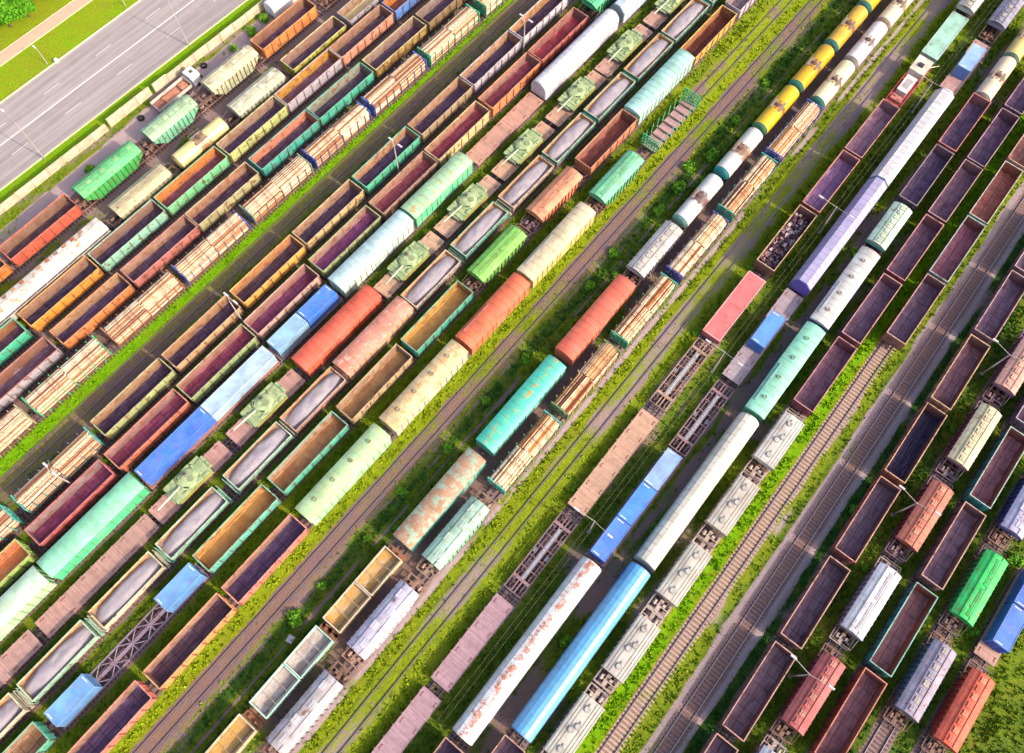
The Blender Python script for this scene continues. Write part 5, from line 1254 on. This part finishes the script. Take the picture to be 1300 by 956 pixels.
# ------------------------------------------------------------------ tracks
def rail_mb(L):
    m = MB()
    for s in (-1, 1):
        y = s*0.795; m.box(0, L, y-0.075, y+0.075, 0.17, 0.19); m.box(0, L, y-0.012, y+0.012, 0.19, 0.29); m.box(0, L, y-0.045, y+0.045, 0.28, 0.325, 1)
    return m
SLP = {'buried': plain('6A5450', 0.9, 0.3, name='buried_sleeper'), 'clean': plain('8C6A68', 0.9, 0.3, name='wooden_sleeper'), 'dark': plain('5A4850', 0.9, 0.3, name='dark_sleeper'), 'weedy': plain('807054', 0.9, 0.35, name='old_sleeper'), 'pale': plain('B8987E', 0.9, 0.25, name='concrete_sleeper')}
RAILS = plain('5A4048', 0.6, 0.3, name='rail_side'); RAILT = plain('B4A4A8', 0.3, 0.15, name='rail_head', metal=0.6)
RT = {}
for k, (a, b) in TR.items():
    v0, v1 = -58.0, 160.0; L = (v1-v0)*math.hypot(1, b); ang = TH-math.atan(b); x, y, _ = W(a+b*v0, v0)
    t = empty('railway_track', (x, y, 0), ang); tag(t, kind='structure')
    part('rails', 'rails', lambda: rail_mb(220), [RAILS, RAILT], t)
    kind = EMPTY[k][2] if k in EMPTY else ('pale' if k == 'U' else 'weedy' if k in 'LNO' else 'dark')
    def slp():
        m = MB(); r = random.Random(hash(k) % 99 if False else len(k)*7+ord(k[0]))
        for i in range(int(220/0.6)):
            if kind in ('weedy', 'buried') and r.random() < (0.4 if kind == 'weedy' else 0.5): continue
            x = i*0.6+r.uniform(-.03, .03); w = r.uniform(.11, .14); e = r.uniform(1.3, 1.4); m.box(x-w, x+w, -e, r.uniform(1.3, 1.4), 0.02, (0.17 if kind not in ('weedy', 'buried') else 0.1)+r.uniform(-.015, .01))
        return m
    o = part('sleepers', 'sleepers_'+k, slp, SLP[kind], t)

# ------------------------------------------------------------------ road, kerbs, path
def strip(name, a0, a1, p0, p1, z0, z1, mat, kind='structure', key=None):
    m = MB(); P = [RP(a0, p0, z1), RP(a1, p0, z1), RP(a1, p1, z1), RP(a0, p1, z1)]
    if z0 is None: m.quad(P)
    else:
        Q = [(x, y, z0) for x, y, _ in P]; b = 0; m.v += Q+P; m.f += [(4, 5, 6, 7), (0, 1, 5, 4), (1, 2, 6, 5), (2, 3, 7, 6), (3, 0, 4, 7)]; m.m += [0]*5
    o = part(name, name+str(len(MESH)), lambda: m, mat)
    if kind: tag(o, kind=kind)
    return o
def asphalt():
    s = NT('asphalt', 0.9, spec=0.15); tc = s.n('ShaderNodeTexCoord'); mp = s.n('ShaderNodeMapping'); mp.inputs['Rotation'].default_value = (0, 0, -R(51.563)); s.l(tc.outputs['Object'], mp.inputs[0])
    m2 = s.n('ShaderNodeMapping'); m2.inputs['Scale'].default_value = (0.02, 0.9, 1); s.l(mp.outputs[0], m2.inputs[0])
    a = s.noise(m2.outputs[0], 1.3, 4, 0.7); b = s.noise(mp.outputs[0], 0.4, 5, 0.7); d = s.noise(mp.outputs[0], 14, 3, 0.8)
    c = s.mix(s.ramp(a, 0.38, 0.6), rgb('847A7A'), rgb('A49A9A')); c = s.mix(s.ramp(b, 0.4, 0.7, 0, 0.4), c, rgb('A8A09E')); c = s.mix(s.ramp(d, 0.3, 0.7, 0, 0.25), c, rgb('8C807E')); return s.out(c)
strip('road', -80, 150, -7.0, 6.9, None, 0.02, asphalt())
KERB = plain('D8D0A8', 0.8, 0.15, name='kerb_stone')
strip('kerb', -80, 150, 6.9, 7.15, -0.02, 0.14, KERB); strip('kerb', -80, 150, -7.2, -7.0, -0.02, 0.14, KERB)
strip('footpath', -80, 150, 13.5, 15.8, -0.02, 0.03, plain('DCA48C', 0.9, 0.12, 0.5, name='path_asphalt', rnd=False))
strip('path_edge', -80, 150, 15.8, 15.92, -0.02, 0.07, KERB); strip('path_edge', -80, 150, 13.38, 13.5, -0.02, 0.07, KERB)
WHITE = plain('D4CCC8', 0.7, 0.2, 5, name='road_paint', rnd=False)
def marks():
    m = MB()
    def q(a0, a1, p, w): m.quad([RP(a0, p-w/2, 0.024), RP(a1, p-w/2, 0.024), RP(a1, p+w/2, 0.024), RP(a0, p+w/2, 0.024)])
    q(-80, 150, 0, 0.3)
    for i in range(-8, 14):
        q(11.3+11.1*i, 14.6+11.1*i, 3.05, 0.14); q(11.2+11.0*i, 14.5+11.0*i, -2.9, 0.14)
    return m
tag(part('lane_markings', 'lane_marks', marks, WHITE), kind='structure')

# ------------------------------------------------------------------ fence
def fence(name, a0, a1, perp, hfun, lab):
    x, y, _ = RP(a0, perp); t = empty(name, (x, y, 0), R(51.563)); n = int((a1-a0)/3.0); r = random.Random(5)
    cm = paint('E4CFB0', 0.12, 'C8A890', streak='z', rough=0.85); pm = paint('C8AC90', 0.1, rough=0.85)
    for i in range(n):
        h = hfun(i)
        part('panel', 'fence_panel%.1f' % h, lambda: MB().box(0.07, 2.93, -0.06, 0.06, 0.05, h).box(0.2, 2.8, -0.09, -0.06, 0.25, h*0.5-0.05).box(0.2, 2.8, -0.09, -0.06, h*0.5+0.05, h-0.15), cm, t, (3*i, r.uniform(-.04, .04), 0))
        part('post', 'fence_post%.1f' % h, lambda: MB().box(-0.07, 0.07, -0.12, 0.12, 0, h+0.1), pm, t, (3*i, 0, 0))
    tag(t, lab, 'fence', 'concrete fence sections')
fence('concrete_fence', -40, 14.0, -10.9, lambda i: 1.9, 'cream concrete fence section nearest the left edge, behind red gondola')
fence('concrete_fence', 14.6, 23.6, -10.7, lambda i: 2.2, 'short cream concrete fence section beyond the green hoppers')
fence('concrete_fence', 24.2, 80, -10.9, lambda i: 2.0 if i % 9 else 2.3, 'cream concrete fence section running to the top edge past truck')

# ------------------------------------------------------------------ lamps
POLE = plain('B0A4A0', 0.5, 0.1, name='lamp_pole_paint'); LAMPG = plain('D4CCD0', 0.3, 0.05, name='lamp_housing')
def yard_lamp(u, v, h, dang, lab, arms=2, al=1.0):
    x, y, _ = W(u, v); t = empty('yard_lamp', (x, y, 0), TH+dang)
    part('pole', 'lpole%.1f' % h, lambda: MB().cyl((0, 0, 0), (0, 0, h), 0.14, 8, 0, 0.08).box(-0.25, 0.25, -0.25, 0.25, 0, 0.15), POLE, t)
    for s in (-1, 1)[:arms]:
        a = part('lamp_arm', 'larm%d%.1f' % (s, al), lambda: MB().cyl((0, 0, 0), (0.3, s*2.4*al, 0.5), 0.04, 6), POLE, t, (0, 0, h-0.1))
        part('lamp_head', 'lhead', lambda: MB().prism([(0.16, 0), (0.1, 0.14), (-0.1, 0.14), (-0.16, 0)], -0.42, 0.42), LAMPG, a, (0.35, s*(2.4*al+0.35), 0.5), math.pi/2)
    tag(t, lab, 'lamp', 'lamp poles between the tracks')
for i, (v, w_) in enumerate(((-15.7, 'beside log wagon near left edge'), (16.8, 'beside amber gondola'), (51.7, 'beside teal gondola'), (84.0, 'beside whitish gondola near top'))):
    yard_lamp(-63.5, v, 9.0, 0, 'pale lamp pole '+w_+' left of centre', al=0.25)
for v, w_ in ((82.7, 'near red-panelled gondola at right edge'), (55.1, 'beside dull red hopper, lower right'), (27.5, 'near the bottom edge beside maroon hopper')):
    yard_lamp(27.6+(82.7-v)*0.012, v, 8.0, 0, 'twin-arm lamp pole '+w_)
for v, w_ in ((25.5, 'beside lowest blue container'), (56.6, 'between the two skeleton wagons'), (87.7, 'beside long pale purple wagon'), (118.5, 'beside the red and white machine')):
    yard_lamp(-4.2-(v-50)*0.009, v, 8.0, math.pi, 'twin-arm lamp pole '+w_)
def wires():
    m = MB()
    for q in (-0.35, 0.35):
        P = [(-4.2-(v-50)*0.009+q, v) for v in (-6, 25.5, 56.6, 87.7, 118.5, 150)]
        for (ua, va), (ub, vb) in zip(P[:-1], P[1:]):
            for i in range(6):
                z = lambda t: 7.6-1.0*4*t*(1-t)*0.5; t0, t1 = i/6, (i+1)/6
                m.bar(W(ua+(ub-ua)*t0, va+(vb-va)*t0, z(t0)), W(ua+(ub-ua)*t1, va+(vb-va)*t1, z(t1)), 0.008)
    return m
tag(part('power_line', 'wires', wires, plain('8A7A70', name='wire')), 'pair of thin wires strung along the middle lamp poles', 'wires')
def street_lamp(x, y, h, lab, armd):
    t = empty('street_lamp', (x, y, 0), R(51.563)+(math.pi/2 if armd > 0 else -math.pi/2))
    part('pole', 'spole%.1f' % h, lambda: MB().cyl((0, 0, 0), (0, 0, h), 0.1, 8, 0, 0.05), POLE, t)
    part('lamp_arm', 'sarm%.1f' % h, lambda: MB().cyl((0, 0, h-0.1), (h*0.17, 0, h+0.15), 0.05, 6), POLE, t)
    part('lamp_head', 'shead%.1f' % h, lambda: MB().box(h*0.17, h*0.17+0.75, -0.14, 0.14, h+0.08, h+0.2), LAMPG, t)
    tag(t, lab, 'street lamp', 'street lamps along the road')
street_lamp(-59.37, 104.25, 10.8, 'tall street lamp on right verge near top edge', 1)
street_lamp(-78.58, 79.56, 10.8, 'tall street lamp on right verge near left edge', 1)
street_lamp(-83.0, 98.88, 3.4, 'short path lamp on left verge near left edge', 1)
street_lamp(-72.4, 112.6, 3.4, 'short path lamp on left verge at top edge', 1)
o = part('marker_drum', 'drumw', lambda: MB().cyl((0, 0, 0), (0, 0, 0.7), 0.35, 12).cyl((0, 0, 0.7), (0, 0, 0.78), 0.25, 12), plain('F8F4E4', name='white_plastic'), None, (*RP(8.6, 8.6)[:2], 0.0)); 
q = bpy.context.scene; tag(o, 'small round white drum on grass beside road', 'drum')
UV = lambda u, v: (W(u, v)[0], W(u, v)[1])
o.location = (-82.0+0.6, 99.6-0.2, 0)

# ------------------------------------------------------------------ truck, van, tyres, slab
def wheels(t, xs, w=1.05, r=0.48):
    for x in xs:
        for s in (-1, 1): part('wheel', 'wheel%.2f' % r, lambda: MB().cyl((0, -0.16, 0), (0, 0.16, 0), r, 14).cyl((0, -0.18, 0), (0, 0.18, 0), r*0.5, 10, 1), [RUBBER, WHEEL], t, (x, s*w, r))
x, y, _ = W(-103.3, 40.0); t = empty('truck', (x, y, 0.02), TH)
wt = plain('F0ECF0', 0.35, 0.06, name='white_truck_paint')
cb = part('cab', 'tcab', lambda: MB().prism([(1.2, 0.7), (1.2, 2.4), (1.0, 2.75), (-1.0, 2.75), (-1.2, 2.4), (-1.2, 0.7)], 2.3, 4.1).box(4.1, 4.3, -1.15, 1.15, 0.5, 1.3), wt, t)
part('windscreen', 'twin', lambda: MB().box(4.1, 4.14, -1.0, 1.0, 1.5, 2.3), plain('20242E', 0.1, 0.05, name='dark_glass'), cb)
part('roof_hatch', 'thatchr', lambda: MB().box(3.0, 3.6, -0.3, 0.3, 2.75, 2.82), plain('5A6048', name='hatch_plastic'), cb)
for s in (-1, 1): part('mirror', 'tmir', lambda: MB().box(4.0, 4.2, -0.12, 0.12, 1.6, 2.2).bar((4.1, 0, 1.9), (4.0, 0, 1.9), 0.03), RUBBER, cb, (0, s*1.42, 0))
bd = part('cargo_bed', 'tbed', lambda: MB().box(-5.2, 2.0, -1.25, 1.25, 1.0, 1.12, 1).box(-5.2, 2.0, -1.25, -1.17, 1.12, 1.75).box(-5.2, 2.0, 1.17, 1.25, 1.12, 1.75).box(-5.2, -5.12, -1.17, 1.17, 1.12, 1.75).box(1.92, 2.0, -1.17, 1.17, 1.12, 2.0), [paint('E8DCD0', 0.1), paint('9C6058', 0.3)], t)
part('chassis', 'tchas', lambda: MB().box(-5.1, 4.2, -0.5, 0.5, 0.6, 0.95), STEEL, t); wheels(t, (-4.2, -3.0, 1.0, 3.4))
part('bed_load', 'tload', lambda: MB().box(-3.2, -0.2, -0.9, 0.7, 1.13, 1.4).box(0.2, 1.6, -0.8, 0.6, 1.13, 1.5), paint('C88060', 0.3), bd)
tag(t, 'flatbed truck with white cab parked between fence and green hopper', 'truck')
x, y, _ = W(-103.6, 65.2); t = empty('van', (x, y, 0.02), TH)
part('body', 'vbody', lambda: MB().prism([(1.2, 0.6), (1.25, 2.4), (0.95, 3.0), (0.3, 3.25), (-0.3, 3.25), (-0.95, 3.0), (-1.25, 2.4), (-1.2, 0.6)], -3.4, 2.4), wt, t)
vc = part('cab', 'vcab', lambda: MB().box(2.5, 4.3, -1.1, 1.1, 0.6, 2.3), wt, t); part('windscreen', 'vwin', lambda: MB().box(4.3, 4.34, -0.95, 0.95, 1.4, 2.1), plain('20242E', 0.1, 0.05, name='dark_glass'), vc)
wheels(t, (-2.2, 3.3), 1.02, 0.42); tag(t, 'white covered van beside fence at top edge', 'van')
for u, v, lab in ((-106.1, 46.6, 'old tyre on ground behind white truck cab'), (-106.0, 32.2, 'old tyre lying at foot of concrete fence')):
    x, y, _ = W(u+1.4, v); tag(part('tyre', 'tyre', lambda: MB().ring((0, 0), 0.55, 0.25, 0, 0.32, 16).ring((0, 0), 0.6, 0.12, 0.06, 0.26, 16), RUBBER, None, (x, y, 0.03)), lab, 'tyre', 'discarded tyres by the fence')
x, y, _ = W(-26.0, -11.2); tag(part('concrete_slab', 'slab', lambda: MB().box(-0.5, 0.5, -0.45, 0.45, 0, 0.25), plain('D0C8C8', 0.8, 0.15, name='slab_concrete'), None, (x, y, 0.0), TH+0.2), 'small square concrete slab on dirt path near bottom', 'slab')

# ------------------------------------------------------------------ vegetation
def leafmat(a, b, c_, name):
    s = NT(name, 0.7, spec=0.2); oi = s.n('ShaderNodeObjectInfo'); tc = s.n('ShaderNodeTexCoord')
    f = s.noise(tc.outputs['Object'], 2.2, 5, 0.8); g = s.noise(tc.outputs['Object'], 0.55, 3, 0.6)
    c = s.mix(s.ramp(f, 0.35, 0.65), rgb(a), rgb(b)); c = s.mix(s.ramp(g, 0.45, 0.65), c, rgb(c_)); return s.out(c)
LEAF = leafmat('2C7010', '6CA810', '488C10', 'tree_leaves'); BUSHM = leafmat('3C7C1C', '88B824', '5C9C1C', 'bush_leaves')
def clump(n, rx, rz, size, seed, base=0.0):
    r = np.random.RandomState(seed); nl = 14
    cen = r.randn(nl, 3); cen /= np.linalg.norm(cen, axis=1)[:, None]; cen *= r.rand(nl, 1)**0.5*0.62; cen[:, 2] = np.abs(cen[:, 2])*0.9-0.1
    rad = 0.28+0.25*r.rand(nl); k = r.randint(0, nl, n); d = r.randn(n, 3); d /= np.linalg.norm(d, axis=1)[:, None]
    P = cen[k]+d*rad[k][:, None]*(0.75+0.3*r.rand(n, 1)); P[:, 2] = np.maximum(P[:, 2], -0.45); P *= np.array([rx, rx, rz]); P[:, 2] += base+rz*0.45
    t = r.randn(n, 3); t /= np.linalg.norm(t, axis=1)[:, None]; nn = d+0.7*r.randn(n, 3); b = np.cross(nn, t); b /= np.linalg.norm(b, axis=1)[:, None]+1e-6
    t = np.cross(b, nn); t /= np.linalg.norm(t, axis=1)[:, None]+1e-6
    s = size*(0.6+0.8*r.rand(n, 1)); co = np.stack([P-t*s-b*s*.5, P+t*s-b*s*.5, P+t*s*.7+b*s*.6, P-t*s*.7+b*s*.6], 1).reshape(-1, 3)
    return co, np.arange(4*n).reshape(n, 4)
CR = [fastmesh('crown', *clump(5200, 2.7, 3.0, 0.2, 40+i, 1.9)) for i in range(3)]
BU = [fastmesh('foliage', *clump(700, 0.9, 0.9, 0.11, 60+i, 0.0)) for i in range(3)]
for me_ in CR: me_.materials.append(LEAF)
for me_ in BU: me_.materials.append(BUSHM)
BARK = plain('6A5040', 0.9, 0.3, name='bark')
def trunk_mb(h, r0):
    m = MB(); m.cyl((0, 0, 0), (0.1, 0, h), r0, 8, 0, r0*0.5); rr = random.Random(2)
    for i in range(5):
        a = i*1.3; m.cyl((0.05, 0, h*0.55+0.1*i), (1.1*math.cos(a), 1.1*math.sin(a), h*0.9+0.3*i), r0*0.4, 5, 0, r0*0.15)
    return m
rt = random.Random(11); tn = 0; TREEPOS = []
for i in range(9):
    for j in range(4):
        al = 1+i*3.9+rt.uniform(-1, 1); pp = 18.9+j*3.6+rt.uniform(-.6, .6)
        if al > 34: continue
        x, y, _ = RP(al, pp); TREEPOS.append((al, pp, x, y))
def frame_xy(x, y, z):
    d_ = Vector((x, y, z-H)); f_ = d_.dot(Fw); return 650+F*d_.dot(R2)/f_, 433-F*d_.dot(U2)/f_
TREEPOS = [q for q in TREEPOS if frame_xy(q[2], q[3], 3)[0] > -45 and frame_xy(q[2], q[3], 3)[1] > -45]
print('trees', len(TREEPOS))
for al, pp, x, y in TREEPOS:
    sc_ = rt.uniform(0.8, 1.12); t = empty('tree', (x, y, 0), rt.uniform(0, 6)); t.scale = (sc_, sc_, sc_*rt.uniform(.85, 1.1))
    part('trunk', 'trunk', lambda: trunk_mb(3.6, 0.2), BARK, t)
    c = bpy.data.objects.new('crown', CR[tn % 3]); col.objects.link(c); c.parent = t; tn += 1
    tag(t, 'leafy green tree in the wood at top left corner', 'tree', 'trees in the wood at the top left corner')
# bushes and clumps of tall weeds
nearest = lambda u, v: min(WAG, key=lambda w: (w['u']-u)**2+(max(0, abs(w['v']-v)-w['L']/2))**2+0.02*(w['v']-v)**2)
BP = [(-27.3, -9.0, 1.5), (-27.6, -3.5, 0.9), (-27.2, 5.0, 0.8), (-27.9, 13.0, 1.0), (-27.0, 22.0, 1.2), (-27.6, 31.0, 1.0), (-27.2, 40.0, 1.1), (-27.3, 56.0, 1.2), (-27.8, 63.0, 1.3), (-26.8, 74.0, 1.4), (-26.9, 79.5, 1.7), (-27.8, 84.0, 1.5), (-26.2, 88.5, 1.6), (-27.2, 97.0, 1.2), (-27.6, 107.0, 1.0),
      (-25.2, 60.0, 0.9), (-24.9, 48.0, 0.8), (-24.9, 20.5, 0.9), (-24.6, 8.6, 1.0), (-24.6, -5.0, 0.9), (-9.6, 75.0, 0.9), (-9.9, 60.2, 0.8), (-9.2, 29.0, 0.9), (23.6, 96.0, 1.0), (23.9, 80.0, 0.9), (23.8, 67.0, 1.0), (23.4, 52.0, 1.1), (23.9, 40.0, 0.8),
      (28.4, 72.0, 0.8), (28.7, 46.0, 0.8), (3.0, 31.5, 1.1), (2.6, 12.0, 1.2), (2.1, 102.0, 1.0), (1.8, 88.0, 1.0), (-4.9, 98.0, 0.9), (-102.9, 20.0, 1.2), (-103.6, 57.0, 1.4), (-103.4, 52.5, 1.0), (-104.0, 60.5, 1.3), (44.6, 60.5, 1.5), (44.2, 48.0, 1.2), (12.9, 33.0, 0.5)]
rb = random.Random(21); nb_ = 0
for u, v, s in BP:
    x, y, _ = W(u, v); t = empty('bush', (x, y, 0), rb.uniform(0, 6)); t.scale = (s, s, s*rb.uniform(.7, 1.0))
    c = bpy.data.objects.new('foliage', BU[nb_ % 3]); col.objects.link(c); c.parent = t; nb_ += 1
    part('stem', 'bush_stem', lambda: MB().cyl((0, 0, 0), (0.05, 0, 0.5), 0.05, 5).cyl((0, 0, 0.1), (0.3, 0.2, 0.6), 0.03, 5).cyl((0, 0, 0.1), (-0.3, 0.1, 0.6), 0.03, 5), BARK, t)
    w = nearest(u, v); size = 'large' if s > 1.15 else 'small' if s < 0.95 else 'mid-sized'
    base = '%s green bush beside the %s %s %s' % (size, w['word'], w['cat'], w['rn'])
    if len(base.replace(',', ' ').split()) > 16: base = ' '.join(base.split()[:16]).rstrip(',')
    for wd_ in ('', 'leafy ', 'spreading ', 'low ', 'ragged ', 'rounded '):
        if wd_+base not in used_labels: base = wd_+base; break
    if len(base.replace(',', ' ').split()) > 16: base = ' '.join(base.split()[:16]).rstrip(',')
    used_labels.add(base); tag(t, base, 'bush', 'bushes growing between the tracks')
# grass tufts
N = 330000
us = rng.uniform(-112, 62, N); vs_ = rng.uniform(-50, 158, N)
gg, ll, pp_ = fields(us, vs_)
x = vs_*DV[0]+us*DU[0]; y = vs_*DV[1]+us*DU[1]; pr = (x-RC[0])*RN[0]+(y-RC[1])*RN[1]
dd = np.full(us.shape, 99.0)
for k, (a, b) in TR.items(): dd = np.minimum(dd, np.abs(us-a-b*vs_))
clus = fbm(us, vs_, 0.9, 33)
keep = (rng.rand(N) < np.clip((gg-0.35)*1.2, 0, 1)) & (pr < -11.2) & (clus > 0.38)
us, vs_, x, y, ll, dd, clus = us[keep], vs_[keep], x[keep], y[keep], ll[keep], dd[keep], clus[keep]; n = len(us); print('tufts', n)
hgt = (0.10+0.34*rng.rand(n)**2)*(0.6+0.9*clus)*np.where(dd < 1.3, 0.6, 1.0); q = 3
cs = []
for k in range(q):
    a = rng.rand(n)*math.pi*2; lean = 0.5*hgt*rng.rand(n); w = 0.05+0.09*rng.rand(n)
    ox, oy = x+0.08*rng.randn(n), y+0.08*rng.randn(n); z0 = np.full(n, 0.0)
    ca, sa = np.cos(a), np.sin(a)
    A_ = np.stack([ox-ca*w, oy-sa*w, z0], 1); B_ = np.stack([ox+ca*w, oy+sa*w, z0], 1)
    C_ = np.stack([ox+ca*w*.8-sa*lean*1.6, oy+sa*w*.8+ca*lean*1.6, hgt], 1); D_ = np.stack([ox-ca*w*.8-sa*lean*1.6, oy-sa*w*.8+ca*lean*1.6, hgt*0.9], 1)
    cs.append(np.stack([A_, B_, C_, D_], 1))
cs = np.concatenate(cs).reshape(-1, 3); fcs = np.arange(len(cs)).reshape(-1, 4)
me = fastmesh('grass', cs, fcs); at_ = me.attributes.new('tone', 'FLOAT', 'FACE'); at_.data.foreach_set('value', np.tile(np.clip(ll+0.3*(rng.rand(n)-0.5), 0, 1.3), q).astype(np.float32))
s = NT('grass_blades', 0.8, spec=0.1); at = s.n('ShaderNodeAttribute'); at.attribute_name = 'tone'
c = s.mix(s.ramp(at.outputs['Fac'], 0.15, 0.85), rgb('2A601E'), rgb('90A816')); c = s.mix(s.ramp(at.outputs['Fac'], 0.95, 1.2), c, rgb('74AC0A')); s.out(c); me.materials.append(s.m)
o = bpy.data.objects.new('grass', me); col.objects.link(o); tag(o, 'rough green grass and weeds between the tracks', 'grass', kind='stuff')
